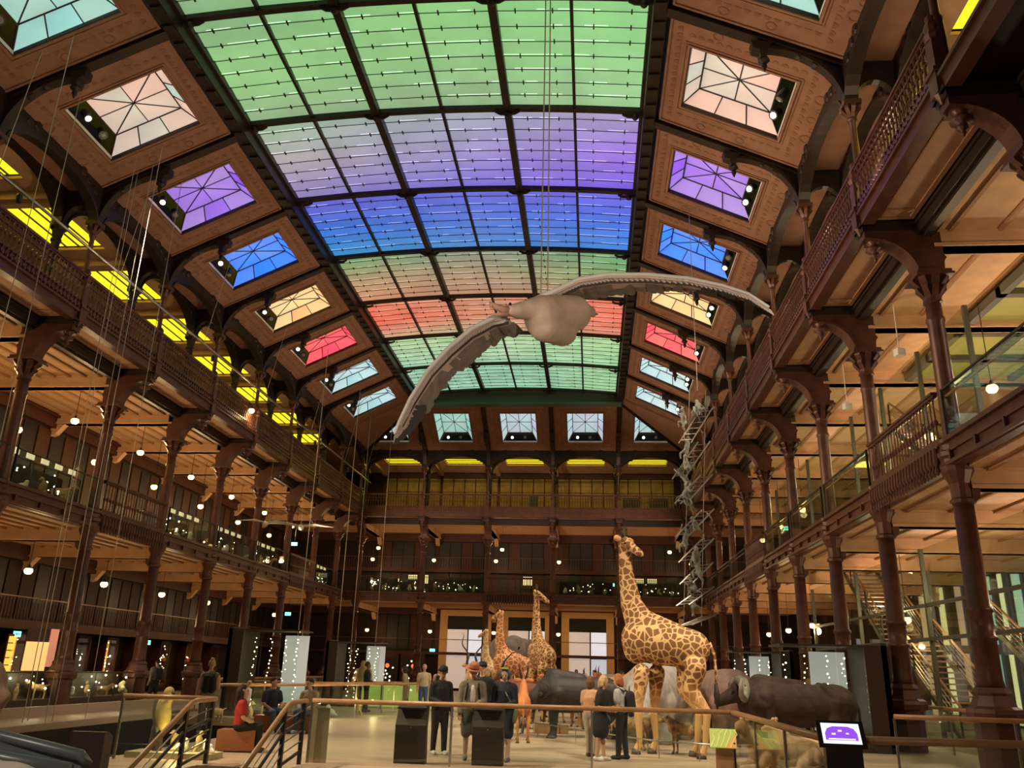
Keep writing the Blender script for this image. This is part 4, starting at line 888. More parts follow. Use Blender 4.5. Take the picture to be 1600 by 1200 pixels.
MOUTH = MB().sphere((.095, 0, 1.556), 1, 8, 4, (.008, .024, .007)).mesh('mouth', 'lip', True)
def person(label, loc, heading, H=1.72, top='black', sleeve='long', bottom='trousers', bcol='black', shoes='black', skin='skin_b', hair='dkhair', style='short', hat=None, bag=None, pose='stand', arms=('down', 'down'), head=(0., 0.), vox=.02, lean=0., extra=None, shirt=None):
    t = thing('person', label, 'person', loc, heading, None, (H/1.75,)*3)
    sit = pose == 'sit'; dz = -.42 if sit else 0.
    Lx = lambda z: lean*max(0, z-.95)            # forward lean of the upper body
    U = lambda x, y, z, r: (x+Lx(z), y, z+dz, r)
    torso = chain([U(0, 0, .96, .125), U(0, 0, 1.12, .115), U(-.005, 0, 1.28, .125), U(-.01, 0, 1.37, .10)], 1.35) + [('c', U(0, -.15, 1.375, 0)[:3], .062, U(0, .15, 1.375, 0)[:3], .062)]
    neck = chain([U(-.01, 0, 1.38, .06), U(.005, 0, 1.5, .054)])
    # head in its own little frame
    hx, hz = Lx(1.55)+.0, dz
    ya, pt = head; hm = Matrix.Translation((hx, 0, 1.5+hz)) @ Matrix.Rotation(ya, 4, 'Z') @ Matrix.Rotation(pt, 4, 'Y') @ Matrix.Translation((0, 0, -1.5))
    def HP(x, y, z): v = hm @ Vector((x, y, z)); return (v.x, v.y, v.z)
    hd = [('e', HP(-.012, 0, 1.645), (.098, .077, .105)), ('c', HP(.035, 0, 1.60), .062, HP(.05, 0, 1.545), .045), ('c', HP(.085, 0, 1.615), .014, HP(.104, 0, 1.592), .018), ('c', HP(-.01, .077, 1.61), .02, HP(-.012, .082, 1.635), .021), ('c', HP(-.01, -.077, 1.61), .02, HP(-.012, -.082, 1.635), .021)]
    arm = []; hands = []
    for s, kind in zip((1, -1), arms):
        sh = U(0, s*.185, 1.365, .058)
        if kind == 'down': el, wr = U(-.02, s*.235, 1.09, .044), U(.05, s*.235, .86, .032)
        elif kind == 'front': el, wr = U(.02, s*.23, 1.08, .044), U(.24, s*.09, 1.02, .032)
        elif kind == 'up': el, wr = U(.1, s*.25, 1.22, .044), U(.2, s*.12, 1.5, .032)
        elif kind == 'lap': el, wr = U(.06, s*.24, 1.1, .044), U(.26, s*.12, 1.0, .032)
        else: el, wr = U(.0, s*.25, 1.1, .044), U(.2, s*.2, 1.08, .032)
        arm.append((sh, el, wr)); dirv = (Vector(wr[:3])-Vector(el[:3])).normalized(); hands.append((wr, dirv))
    legs = []
    for s in (1, -1):
        if sit: L = [(0.0, s*.09, .50, .095), (.42, s*.11, .50, .068), (.43, s*.11, .46, .06), (.40, s*.11, .09, .043)]; f = (.37, s*.11, .05)
        else: o = .06*s*(1 if pose == 'stand' else 2.6); L = [(0, s*.09, .93, .098), (.015+o*.4, s*.1, .5, .062), (o, s*.1, .08, .043)]; f = (o-.03, s*.1, .05)
        legs.append((L, f))
    P = torso+neck+hd
    for a in arm: P += chain(list(a))
    for L, f in legs: P += chain(L)+[('c', f, .042, (f[0]+.16, f[1]*1.08, .034), .032)]
    obj('body', organic('person_body', P, 'skin_a' if skin not in MT else skin, vox, 3), t)
    E_ = obj('eyes', EYES, t); E_.matrix_local = hm; M_ = obj('mouth', MOUTH, t); M_.matrix_local = hm
    for wr, dv in hands:
        h = obj('hand', HANDS[skin], t, wr[:3]); h.rotation_euler = (-dv).to_track_quat('Z', 'X').to_euler()
    # clothes
    G = list(torso)
    for sh, el, wr in arm:
        if sleeve == 'long': G += chain([sh, el, wr])
        elif sleeve == 'short': mid = tuple(a+(b-a)*.65 for a, b in zip(sh, el)); G += [('c', sh[:3], sh[3]+.008, mid[:3], mid[3]+.012)]
    cm = lambda c: 'cloth_'+c
    if bottom == 'dress':
        G += chain([U(0, 0, .98, .135), U(0, 0, .8, .16), U(.01, 0, .62, .175)], 1.3)
    obj('dress' if bottom == 'dress' else ('jacket' if shirt else 'shirt'), organic('top', G, cm(top), vox, 3, .016 if not shirt else .024), t)
    if shirt:
        m = MB(); m.sphere((Lx(1.2)+.115, 0, 1.18+dz), 1, 8, 6, (.05, .06, .2)); obj('shirt_front', m.mesh('shirt_front', cm(shirt), True), t)
    if bottom in ('trousers', 'shorts', 'skirt'):
        B = chain([(0, 0, .93+dz, .125), (0, 0, 1.02+dz, .12)], 1.3)
        for L, f in legs:
            if bottom == 'trousers': B += chain(L)
            elif bottom == 'shorts': B += [('c', L[0][:3], L[0][3]+.01, L[1][:3], L[1][3]+.03)]
            else: B += chain([(0, 0, .93+dz, .13), (.02, 0, .6+dz, .165)], 1.2)
        obj(bottom, organic('bottom', B, cm(bcol), vox, 3, .014), t)
    for L, f in legs:
        obj('shoe', organic('shoe', [('c', (f[0], f[1], .052), .046, (f[0]+.16, f[1]*1.08, .036), .036)], cm(shoes), .014, 2, .008), t)
    if style != 'bald':
        Hh = [('e', HP(-.026, 0, 1.662), (.10, .088, .103))]
        if style == 'long': Hh += [('c', HP(-.07, 0, 1.62), .085, (Lx(1.2)-.11, 0, 1.28+dz), .06, 1.4), ('c', HP(-.02, .075, 1.6), .035, HP(-.01, .085, 1.42), .03), ('c', HP(-.02, -.075, 1.6), .035, HP(-.01, -.085, 1.42), .03)]
        elif style == 'bob': Hh += [('c', HP(-.05, 0, 1.62), .09, HP(-.05, 0, 1.52), .075, 1.1), ('c', HP(-.01, .08, 1.63), .032, HP(.0, .085, 1.54), .03), ('c', HP(-.01, -.08, 1.63), .032, HP(.0, -.085, 1.54), .03)]
        elif style == 'bun': Hh += [('e', HP(-.06, 0, 1.76), (.055, .055, .045))]
        obj('hair', organic('hair', Hh, cm(hair), .014, 2), t)
    if hat == 'fedora':
        m = MB(); m.lathe([(.098, 1.68), (.1, 1.70), (.096, 1.78), (.07, 1.81), (.02, 1.80)], 14); o = obj('hat', m.mesh('hat', cm('hat'), True), t); o.matrix_local = hm
        m = MB(); m.lathe([(.09, 1.678), (.13, 1.672), (.185, 1.69), (.186, 1.697), (.13, 1.684), (.09, 1.69)], 18); b = obj('hat_brim', m.mesh('hat_brim', cm('hat'), True), o)
        m = MB(); m.lathe([(.101, 1.69), (.102, 1.715)], 14); obj('hat_band', m.mesh('hat_band', cm('brown')), o)
    if hat == 'cap':
        m = MB(); m.lathe([(.103, 1.66), (.103, 1.70), (.085, 1.755), (.03, 1.778)], 14); o = obj('cap', m.mesh('cap', cm('black'), True), t); o.matrix_local = hm
        m = MB(); m.prism([(.05, -.075), (.12, -.06), (.17, -.02), (.17, .02), (.12, .06), (.05, .075)], 'z', 1.662, 1.674); obj('cap_peak', m.mesh('cap_peak', cm('black')), o)
    if hat == 'sunglasses':
        m = MB(); m.box(.03, .06, -.08, .08, 1.735, 1.76); o = obj('sunglasses', m.mesh('sunglasses', 'yellowlens'), t); o.matrix_local = hm
    if bag == 'backpack':
        o = obj('backpack', organic('backpack', [('c', (-.22+Lx(1.2), -.07, 1.32+dz), .085, (-.23+Lx(1.1), -.07, 1.05+dz), .095), ('c', (-.22+Lx(1.2), .07, 1.32+dz), .085, (-.23+Lx(1.1), .07, 1.05+dz), .095)], cm('black'), .018, 2), t)
        for s in (-1, 1): m = MB(); m.tube([(-.15+Lx(1.3), s*.1, 1.38+dz), (0+Lx(1.42), s*.11, 1.46+dz), (.14+Lx(1.3), s*.11, 1.33+dz), (.12+Lx(1.1), s*.14, 1.12+dz), (-.1, s*.16, 1.05+dz)], .02, 6); obj('strap', m.mesh('strap', cm('black')), o)
    if bag in ('shoulder', 'blue', 'tote'):
        c = {'shoulder': 'khaki', 'blue': 'navy', 'tote': 'cyan'}[bag]
        o = obj('handbag', organic('handbag', [('c', (.02, .24, .92+dz), .09, (.12, .24, .78+dz), .09, .5)], cm(c), .018, 2), t)
        m = MB(); m.tube([(.05, .25, .95+dz), (.16+Lx(1.2), .1, 1.2+dz), (.03+Lx(1.43), -.09, 1.45+dz), (-.13, .05, 1.2+dz), (-.02, .25, .95+dz)], .012, 5); obj('strap', m.mesh('strap', cm(c)), o)
    return t
MT['yellowlens'] = mat('tinted lenses', (.5, .42, .02), .15)
R_ = radians
FACE = -90  # heading that faces the camera end of the hall
person('man in brown felt hat, grey jacket and shorts reading a lectern', (-2.36, 17.45, 0), R_(-80), 1.76, 'khaki', 'long', 'shorts', 'shorts', 'grey', 'skin_d', 'brown', 'short', 'fedora', 'backpack', arms=('front', 'down'), head=(.2, .35), shirt='white', vox=.016)
person('woman in dark denim jacket with teal hair and shoulder strap at the lectern', (-1.72, 17.5, 0), R_(-100), 1.74, 'denim', 'long', 'shorts', 'denim', 'grey', 'skin_b', 'teal', 'bob', 'sunglasses', 'shoulder', arms=('front', 'down'), head=(.1, .4), vox=.016)
person('visitor all in black with a black cap holding a folder', (-3.14, 18.3, 0), R_(-60), 1.72, 'black', 'long', 'trousers', 'black', 'white', 'skin_d', 'dkhair', 'short', 'cap', None, arms=('down', 'front'), head=(.1, .3), vox=.016)
person('visitor in a black cap half hidden behind the brown felt hat', (-2.45, 19.6, 0), R_(-90), 1.82, 'black', 'long', 'trousers', 'black', 'white', 'skin_b', 'dkhair', 'short', 'cap', arms=('down', 'down'))
person('blond visitor in an orange brown top behind the lectern group', (-2.02, 20.2, 0), R_(-140), 1.6, 'hat', 'short', 'trousers', 'khaki', 'white', 'skin_b', 'blond', 'bob', arms=('front', 'front'))
person('grey blond woman in a black dress hugging papers, blue handbag at her side', (.16, 18.3, 0), R_(-10), 1.62, 'black', 'short', 'dress', 'black', 'white', 'skin_a', 'blond', 'bob', None, 'blue', arms=('front', 'front'), head=(.0, .25), lean=.12, vox=.016)
person('visitor with a black backpack and black trousers leaning toward the blond woman', (.62, 18.75, 0), R_(160), 1.66, 'ltgrey', 'short', 'trousers', 'black', 'black', 'skin_a', 'redhair', 'bob', None, 'backpack', arms=('front', 'front'), head=(0, .2), lean=.1, vox=.016)
person('visitor in pale trousers hidden behind the woman in the black dress', (-.02, 19.0, 0), R_(60), 1.60, 'tan', 'short', 'trousers', 'beige', 'brown', 'skin_a', 'brown', 'bob', arms=('front', 'down'))
person('man in beige short sleeved shirt and jeans standing back in the hall', (-6.5, 33.8, 0), R_(-75), 1.78, 'beige', 'short', 'trousers', 'blue', 'brown', 'skin_d', 'greyhair', 'short', arms=('down', 'down'), vox=.025)
person('woman with a pale scarf bending over the counter beside the man in beige', (-7.25, 34.2, 0), R_(180), 1.7, 'khaki', 'long', 'trousers', 'beige', 'white', 'skin_a', 'dkhair', 'bob', arms=('front', 'front'), lean=.25, vox=.025)
person('grey haired visitor in pink behind the man in beige', (-6.2, 35.6, 0), R_(100), 1.72, 'pinkshirt', 'short', 'trousers', 'black', 'white', 'skin_a', 'greyhair', 'short', None, 'backpack', vox=.025)
person('guard in a black suit standing by the glass counter', (-8.6, 33.2, 0), R_(20), 1.82, 'black', 'long', 'trousers', 'black', 'black', 'skin_c', 'dkhair', 'short', arms=('front', 'front'), vox=.025)
person('man in navy t-shirt and jeans seated on a brown cube bench', (-8.25, 22.3, 0), R_(-45), 1.75, 'navy', 'short', 'trousers', 'blue', 'white', 'skin_a', 'dkhair', 'short', pose='sit', arms=('lap', 'lap'), head=(.6, .1), vox=.018)
person('man with glasses in a cream jacket seated beside the man in navy', (-7.35, 22.6, 0), R_(-100), 1.75, 'beige', 'long', 'trousers', 'blue', 'white', 'skin_b', 'dkhair', 'short', pose='sit', arms=('lap', 'lap'), head=(-.5, .2), vox=.018)
person('dark haired woman in red seated sideways with a light blue bag', (-7.0, 17.3, 0), R_(20), 1.66, 'red', 'short', 'trousers', 'black', 'brown', 'skin_b', 'dkhair', 'long', None, 'tote', pose='sit', arms=('lap', 'lap'), vox=.016)
person('woman in a dark vest with hair bun and small backpack, seen from behind', (-9.4, 21.0, 0), R_(115), 1.72, 'grey', 'none', 'trousers', 'khaki', 'white', 'skin_a', 'blond', 'bun', None, 'backpack', arms=('down', 'front'), vox=.018)
person('small child in white standing at the glass case', (-9.75, 24.4, 0), R_(175), 1.18, 'white', 'short', 'trousers', 'ltgrey', 'white', 'skin_b', 'blond', 'short', arms=('up', 'up'), vox=.022)
person('visitor with crossed straps looking into the wall cabinets', (-17.0, 33.0, 0), R_(150), 1.7, 'khaki', 'short', 'trousers', 'black', 'black', 'skin_a', 'dkhair', 'short', None, 'backpack', vox=.025)
for i, (x, y, c, b, sk, hr, st, lb) in enumerate([(.1, 41, 'red', 'blue', 'skin_a', 'brown', 'short', 'visitor in a red polo shirt beyond the animals'), (-.75, 43, 'black', 'black', 'skin_c', 'dkhair', 'short', 'visitor in black beyond the animals before the end window'),
        (1.45, 42, 'beige', 'khaki', 'skin_a', 'brown', 'bob', 'visitor in a beige top beyond the animals'), (2.3, 43, 'white', 'blue', 'skin_b', 'dkhair', 'short', 'visitor in a white shirt by the far glass case'), (-1.6, 42, 'ltgrey', 'black', 'skin_b', 'brown', 'long', 'long haired visitor in grey beyond the slim giraffe')]):
    person(lb, (x, y, 0), R_(-90+40*(i % 3-1)), 1.75, c, 'short', 'trousers', b, 'black', sk, hr, st, vox=.03)
person('blond woman behind the glass case of string lights on the staircase side', (6.1, 25.6, 0), R_(100), 1.66, 'brown', 'long', 'trousers', 'black', 'black', 'skin_b', 'blond', 'long', vox=.025)
person('dark haired visitor behind the same string light case', (7.2, 26.2, 0), R_(-90), 1.75, 'brown', 'long', 'trousers', 'black', 'black', 'skin_a', 'dkhair', 'short', vox=.025)
person('visitor standing behind the glass parapet of the cabinet side gallery', (-18.9, 28.5, 6.63), R_(20), 1.7, 'pinkshirt', 'short', 'trousers', 'khaki', 'black', 'skin_a', 'greyhair', 'short', vox=.025)
# bald visitor close to the camera, standing on the lower landing
person('bald man with white collar standing close by on the stairs', (-1.905, 2.60, -.10), R_(100), 1.80, 'white', 'long', 'trousers', 'navy', 'black', 'skin_b', 'greyhair', 'bald', arms=('down', 'out'), vox=.014)
# ================================================================== GUARD RAILS, CASES, FURNITURE
def guard(label, pts, sheets, posts=True, r=.045, z=1.05, name='glass_guard_rail', gm='glass', zb=.06):
    t = thing(name, label, 'railing'); P = [Vector((p[0], p[1], z)) for p in pts]
    m = MB(); m.tube(P, r, 10); obj('oak_handrail', m.mesh('oak_handrail', 'oak', True), t)
    for a, b in zip(P[:-1], P[1:]):
        n = max(1, round((b-a).length/sheets)); d = (b-a).normalized(); s = Vector((-d.y, d.x, 0))*.008
        for i in range(n):
            p, q = a+(b-a)*(i/n)+d*.02, a+(b-a)*((i+1)/n)-d*.02
            m = MB(); m.slab([p-s+Vector((0, 0, zb-z)), q-s+Vector((0, 0, zb-z)), q-s-Vector((0, 0, .07)), p-s-Vector((0, 0, .07))], s*2); obj('glass_sheet', m.mesh('glass_sheet', gm), t)
        if posts:
            for i in range(n+1):
                p = a+(b-a)*(i/n); m = MB(); m.box(p.x-.02, p.x+.02, p.y-.02, p.y+.02, 0, z-.04); obj('steel_post', m.mesh('steel_post', 'steel'), t)
    return t
guard('long oak topped glass rail in front of the lecterns and the giraffe', [(-5.12, 15.95), (2.55, 16.75)], 2.6)
guard('oak topped glass rail running from the graphic panel to the touch screen', [(2.58, 16.72), (2.62, 10.4)], 2.1)
guard('oak topped glass rail beside the touch screen toward the staircase side', [(2.66, 10.38), (7.4, 10.75)], 2.2)
guard('oak handrail in front of the iron columns below the red staircase', [(5.6, 17.2), (9.6, 16.6)], 2.0, zb=.1)
guard('second oak handrail behind the column bases, staircase side', [(8.6, 30.5), (8.9, 17.8)], 2.6, zb=.1)
guard('oak topped glass rail guarding the lit bird case', [(-8.5, 15.45), (-6.78, 15.42)], 1.8)
guard('oak rail over the glass bird cases beside the seated pair', [(-10.7, 23.9), (-8.9, 27.6), (-6.5, 34.6)], 2.4)
guard('oak rail between the two tall cases on the cabinet side', [(-14.0, 30.3), (-9.2, 30.6), (-7.9, 33.0)], 2.6)
guard('oak topped rail in front of the wall niches, cabinet side', [(-14.1, 31.5), (-14.0, 45.0)], 2.6)
m = MB(); m.box(-5.12, -4.8, 16.02, 16.05, 0, .93); MT['frost'] = mat('frosted panel', (.45, .34, .2), .5); tag(obj('frosted_panel', m.mesh('frosted_panel', 'frost')), 'beige frosted panel at the end of the long glass rail', 'panel')
# stair rails of the flight descending toward the camera
for x, y0, zt, lb in ((-6.7, 15.35, 1.05, 'oak stair handrail on black posts beside the bird case'), (-5.18, 15.8, 1.05, 'oak stair handrail on black posts beside the long glass rail')):
    t = thing('stair_handrail', lb, 'railing')
    m = MB(); m.tube([(x, y0, zt), (x, y0-.75, zt), (x, y0-.95, zt-.03), (x, y0-1.15, zt-.12), (x, y0-5.2, zt-2.1)], .042, 10); obj('oak_handrail', m.mesh('oak_handrail', 'oak', True), t)
    for y, z0, z1 in ((y0-.12, -.4, zt-.04), (y0-1.1, -.9, zt-.12)): m = MB(); m.box(x-.03, x+.03, y-.035, y+.035, z0, z1); obj('post', m.mesh('post', 'black'), t)
    for i in range(5):
        dz = -.2-.17*i; m = MB(); m.tube([(x, y0-.1, zt+dz+.05), (x, y0-1.1, zt+dz-.1), (x, y0-5.2, zt+dz-2.1)], .03 if i in (1, 4) else .013, 6); obj('rod', m.mesh('rod', 'black' if i in (1, 4) else 'steel', True), t)
t = sempty('stair_flight', 'stairs descending between the oak stair handrails')
for i in range(10): m = MB(); m.box(-6.75, -5.15, 14.7-.3*i, 15.0-.3*i, -.17*(i+1)-.17, -.17*(i+1)); obj('step', m.mesh('step', 'floor'), t)
# sunken well on the cabinet side
MT['ledge'] = mat('pale ledge', (.42, .31, .23), .5); MT['pinkglass'] = mat('pinkish plinth', (.36, .24, .21), .3)
m = MB(); m.box(-14.25, -13.95, 12, 32, -.1, .06); m.box(-16.6, -16.4, 12, 45, 0, .26); struct('trim_70', m.mesh('well_ledge', 'ledge'), 'pale ledge along the sunken well')
m = MB(); m.box(-14.0, -13.9, 9.5, 27.5, -3, -.1); m.box(-14, -8.7, 27.5, 27.6, -3, -.25); struct('wall_well', m.mesh('wall_well', 'black'), 'dark side of the sunken well')
for i in range(3): m = MB(); m.box(-13.8, -8.8, 18.5+3*i, 18.62+3*i, -.75, -.6); tag(obj('well_beam', m.mesh('well_beam', 'steel')), 'grey steel beam spanning the sunken well', 'beam', 'beams across the sunken well')
# purple-brown sign box by the stairs, escalator balustrade at lower left
m = MB(); m.prism([(10.9, -.9), (11.1, -.9), (11.1, .74), (10.98, .80), (10.9, .80)], 'x', -6.62, -6.16); MT['plum'] = mat('plum panel', (.17, .11, .115), .5)
tag(obj('sign_box', m.mesh('sign_box', 'plum')), 'plum coloured sign box at the foot of the stair handrail', 'sign')
t = thing('escalator_balustrade', 'grey blue metal balustrade below the bald man', 'railing'); MT['bluegrey'] = mat('blue grey metal', (.22, .27, .29), .35, .3)
m = MB(); m.tube([(-4.6, 4.6, 1.47), (-3.47, 5.0, 1.25), (-2.98, 5.05, 1.155), (-2.96, 5.1, 1.10)], .032, 10); obj('upper_tube', m.mesh('upper_tube', 'bluegrey', True), t)
m = MB(); m.tube([(-4.6, 4.5, 1.36), (-3.45, 4.9, 1.155), (-2.97, 4.95, 1.09)], .038, 10); obj('lower_tube', m.mesh('lower_tube', 'bluegrey', True), t)
m = MB(); m.slab([(-4.6, 4.75, 1.42), (-3.0, 5.1, 1.13), (-3.0, 5.15, -3), (-4.6, 4.8, -3)], (0, .03, 0)); obj('side_panel', m.mesh('side_panel', 'bluegrey'), t)
# lecterns
def lectern(x, y, label):
    t = thing('lectern', label, 'lectern', (x, y, 0)); m = MB()
    m.prism([(-.10, 0), (.14, 0), (.06, .62), (.16, .98), (.10, .99), (-.12, .66)], 'x', -.29, .29); obj('cabinet', m.mesh('cabinet', 'dkbrown'), t)
    m = MB(); m.slab([(-.27, -.12, .94), (.27, -.12, .94), (.27, .2, 1.0), (-.27, .2, 1.0)], (0, 0, .025)); obj('top_plate', m.mesh('top_plate', 'black'), t)
    m = MB(); m.lathe([(.012, -.135), (.012, -.11)], 8, (0, .62), axis='y'); obj('stud', m.mesh('stud', 'steel'), t)
lectern(-3.36, 16.55, 'dark lectern standing alone behind the long glass rail'); lectern(-1.93, 16.7, 'dark lectern in front of the hatted man and denim woman')
# touch screen and graphic panel
MT['scr_w'] = emit('white screen', (.80, .84, .95), 1.0); MT['scr_p'] = emit('purple screen', (.22, .06, .62), 1.1); MT['scr_g'] = emit('green yellow graphic', (.42, .52, .10), .2); MT['scr_l'] = emit('pale graphic line', (.8, .8, .4), .25)
MT['scr_o'] = emit('orange graphic', (.7, .33, .08), .2)
t = thing('touch_screen', 'black touch screen kiosk showing a purple dome picture', 'screen', (2.74, 10.2, 0), radians(-6))
m = MB(); m.box(-.19, .19, -.08, .12, 0, 1.0); obj('stand', m.mesh('stand', 'black'), t)
tilt = Matrix.Translation((0, .02, 1.12)) @ Matrix.Rotation(radians(52), 4, 'X')
def tilted(mb): return mb.xf(tilt)
obj('housing', tilted(MB().box(-.25, .25, -.16, .16, -.03, 0)).mesh('housing', 'black'), t)
sc_ = obj('screen', tilted(MB().box(-.20, .20, -.125, .125, .0, .004)).mesh('screen', 'scr_w'), t)
dome = [(-.17, -.085), (.17, -.085), (.17, 0), (.14, .06), (.08, .085), (-.08, .085), (-.14, .06), (-.17, 0)]
obj('dome_picture', tilted(MB().prism(dome, 'z', .004, .006)).mesh('dome_picture', 'scr_p'), sc_)
m = MB(); m.box(-.14, .14, -.078, -.064, .006, .008); m.box(-.03, .01, .02, .04, .006, .008); m.box(.05, .08, -.01, .005, .006, .008); m.box(-.1, -.06, -.02, 0, .006, .008); obj('caption', tilted(m).mesh('caption', 'scr_w'), sc_)
m = MB(); m.lathe([(.05, -.05), (.06, -.02), (.05, .06)], 10, (0, 0)); o = obj('rail_clamp', m.mesh('rail_clamp', 'black', True), t, (-.14, .1, 1.05))
t = thing('graphic_panel', 'small tilted green and orange graphic panel on a wooden stand', 'sign', (2.22, 15.6, 0), radians(-8))
m = MB(); m.box(-.13, .17, -.06, .06, 0, .55); obj('stand', m.mesh('stand', 'oak'), t); m = MB(); m.box(.17, .2, -.08, .08, 0, .62); obj('side_plate', m.mesh('side_plate', 'black'), t)
T2 = Matrix.Translation((0, .0, .68)) @ Matrix.Rotation(radians(48), 4, 'X')
pn = obj('panel', MB().box(-.22, .22, -.19, .19, -.015, 0).xf(T2).mesh('panel', 'scr_g'), t)
m = MB(); m.prism([(.02, -.19), (.22, -.19), (.22, .1)], 'z', .0, .003); obj('orange_area', m.xf(T2).mesh('orange_area', 'scr_o'), pn)
for i in range(5): m = MB(); m.tube([(-.2+.08*i, -.18, .004), (-.14+.08*i, -.02, .004), (-.16+.1*i, .08, .004), (-.04+.06*i, .18, .004)], .006, 4); obj('line', m.xf(T2).mesh('line', 'scr_l'), pn)
# cube benches
MT['leather'] = mat('brown leather', (.30, .10, .035), .45)
for (x, y, rz, s, lb) in ((-7.8, 22.5, .2, (1.7, .5, .41), 'brown leather cube bench under the seated pair'), (-7.05, 17.45, .15, (.75, .5, .41), 'brown leather bench under the seated woman in red')):
    t = thing('cube_bench', lb, 'bench', (x, y, 0), rz)
    m = MB(); m.box(-s[0]/2, s[0]/2, -s[1]/2, s[1]/2, .03, s[2]); obj('seat_block', m.mesh('seat_block', 'leather'), t); m = MB(); m.box(-s[0]/2+.05, s[0]/2-.05, -s[1]/2+.05, s[1]/2-.05, 0, .03); obj('plinth', m.mesh('plinth', 'black'), t)
# low steel rail round the animals
t = thing('low_barrier', 'thin low steel barrier rail along the animals', 'railing')
pts = [(-2.5, 25.8), (-.4, 22.2), (.6, 20.4), (1.4, 19.2), (3.0, 18.6)]
m = MB(); m.tube([(x, y, .34) for x, y in pts], .018, 6); obj('rail', m.mesh('rail', 'steel', True), t)
for a, b in zip(pts[:-1], pts[1:]):
    for f in (0, .5): m = MB(); m.tube([(a[0]+(b[0]-a[0])*f, a[1]+(b[1]-a[1])*f, 0), (a[0]+(b[0]-a[0])*f, a[1]+(b[1]-a[1])*f, .33)], .01, 5); obj('post', m.mesh('post', 'steel'), t)
# tall glass cases with string lights
MT['star'] = emit('string light', (1, .82, .5), 11); MT['casepane'] = emit('lit scrim', (.50, .50, .48), .45)
def tall_case(label, x0, x1, y, h, side, depth=1.4, panes=3, reflection=True):
    t = thing('tall_glass_case', label, 'display case', ((x0+x1)/2, y, 0)); w = (x1-x0)/2; pw = w*.42
    a, b = (-w, -w+pw) if side < 0 else (w-pw, w)
    m = MB(); m.box(a, b, -.05, depth, 0, h); m.box(a+(.0 if side < 0 else pw*.75), b-(pw*.75 if side < 0 else 0), -.05, depth, 0, h+.06); obj('end_cabinet', m.mesh('end_cabinet', 'dkbrown'), t)
    g0, g1 = (b, w) if side < 0 else (-w, a)
    m = MB(); m.box(g0, g1, 0, depth, 0, .12); m.box(g0, g1, 0, depth, h-.05, h); obj('frame', m.mesh('frame', 'dkbrown'), t)
    for i in range(panes):
        p, q = g0+(g1-g0)*i/panes, g0+(g1-g0)*(i+1)/panes; m = MB(); m.box(p+.01, q-.01, 0, .015, .12, h-.05); obj('glass_sheet', m.mesh('glass_sheet', 'glass'), t)
    if reflection: m = MB(); m.box(g0+(g1-g0)*.5, g1-.1, depth-.06, depth-.04, .4, h-.15); obj('back_reflection', m.mesh('back_reflection', 'casepane'), t)  # glowing sheet imitates a white reflection in the case glass
    m = MB()
    for c in range(4):
        x = g0+(g1-g0)*(.14+.24*c); yy = random.uniform(.3, depth-.3)
        for i in range(16): m.sphere((x+random.uniform(-.06, .06), yy+random.uniform(-.05, .05), .4+(h-.7)*i/15+random.uniform(-.05, .05)), random.choice((.011, .016, .022)), 6, 4)
    obj('string_lights', m.mesh('string_lights', 'star'), t, stuff=True)
    return t
tall_case('tall glass case of string lights beside the child in white', -12.2, -9.75, 28.3, 2.75, -1)
tall_case('tall glass case near the guard in black, bright scrim inside', -11.5, -9.1, 37.0, 2.65, -1)
tall_case('big glass case of string lights behind the cape buffalo', 4.75, 7.35, 22.6, 2.5, 1)
tall_case('smaller glass case behind the pinkish hippopotamus', 4.75, 6.75, 30.2, 2.5, 1)
# standing ape mount in the far case
t = thing('mounted_ape', 'brown ape mount standing inside the case near the guard', 'ape', (-9.9, 37.5, 0), radians(-100))
obj('body', organic('ape', chain([(0, 0, .9, .2), (.02, 0, 1.25, .26), (.04, 0, 1.45, .2)], 1.2)+[('e', (.08, 0, 1.72), (.14, .12, .16)), ('c', (.16, 0, 1.66), .08, (.2, 0, 1.62), .06)]+chain([(0, .3, 1.45, .1), (.1, .42, 1.05, .08), (.2, .4, .7, .06)])+chain([(0, -.3, 1.45, .1), (.1, -.42, 1.05, .08), (.2, -.4, .7, .06)])+chain([(0, .12, .85, .13), (.05, .14, .45, .1), (0, .14, .06, .08)])+chain([(0, -.12, .85, .13), (.05, -.14, .45, .1), (0, -.14, .06, .08)]), 'fawn coat', .03, 2), t)
# specimens: shared small mounts
SPEC = []
P = [('e', (0, 0, .22), (.09, .07, .15), -.3), ('e', (.05, 0, .4), (.06, .05, .055)), ('c', (.1, 0, .39), .02, (.14, 0, .37), .01), ('c', (-.06, 0, .12), .05, (-.14, 0, -.02), .025)]
P += chain([(0, .03, .1, .018), (0, .03, .0, .015)])+chain([(0, -.03, .1, .018), (0, -.03, 0, .015)]); SPEC.append(('mounted_bird', organic('mounted_bird', P, 'fawn coat', .014, 2), 'bird'))
P = chain([(.16, 0, .24, .08), (-.16, 0, .23, .075)])+chain([(.18, 0, .28, .06), (.27, 0, .36, .045), (.36, 0, .33, .03)])
for s in (-1, 1): P += chain([(.15, s*.05, .2, .03), (.15, s*.05, .0, .02)])+chain([(-.16, s*.05, .2, .035), (-.18, s*.05, .1, .02), (-.16, s*.05, 0, .02)])
P += chain([(-.22, 0, .26, .02), (-.38, 0, .3, .015)]); SPEC.append(('mounted_mammal', organic('mounted_mammal', P, 'tan coat', .015, 2), 'mammal'))
P = [('e', (random.uniform(-.16, .16), random.uniform(-.08, .08), .08+.04*i), (.07, .06, .07)) for i in range(6)]; SPEC.append(('coral_cluster', organic('coral_cluster', P, 'frost', .016, 2), 'coral'))
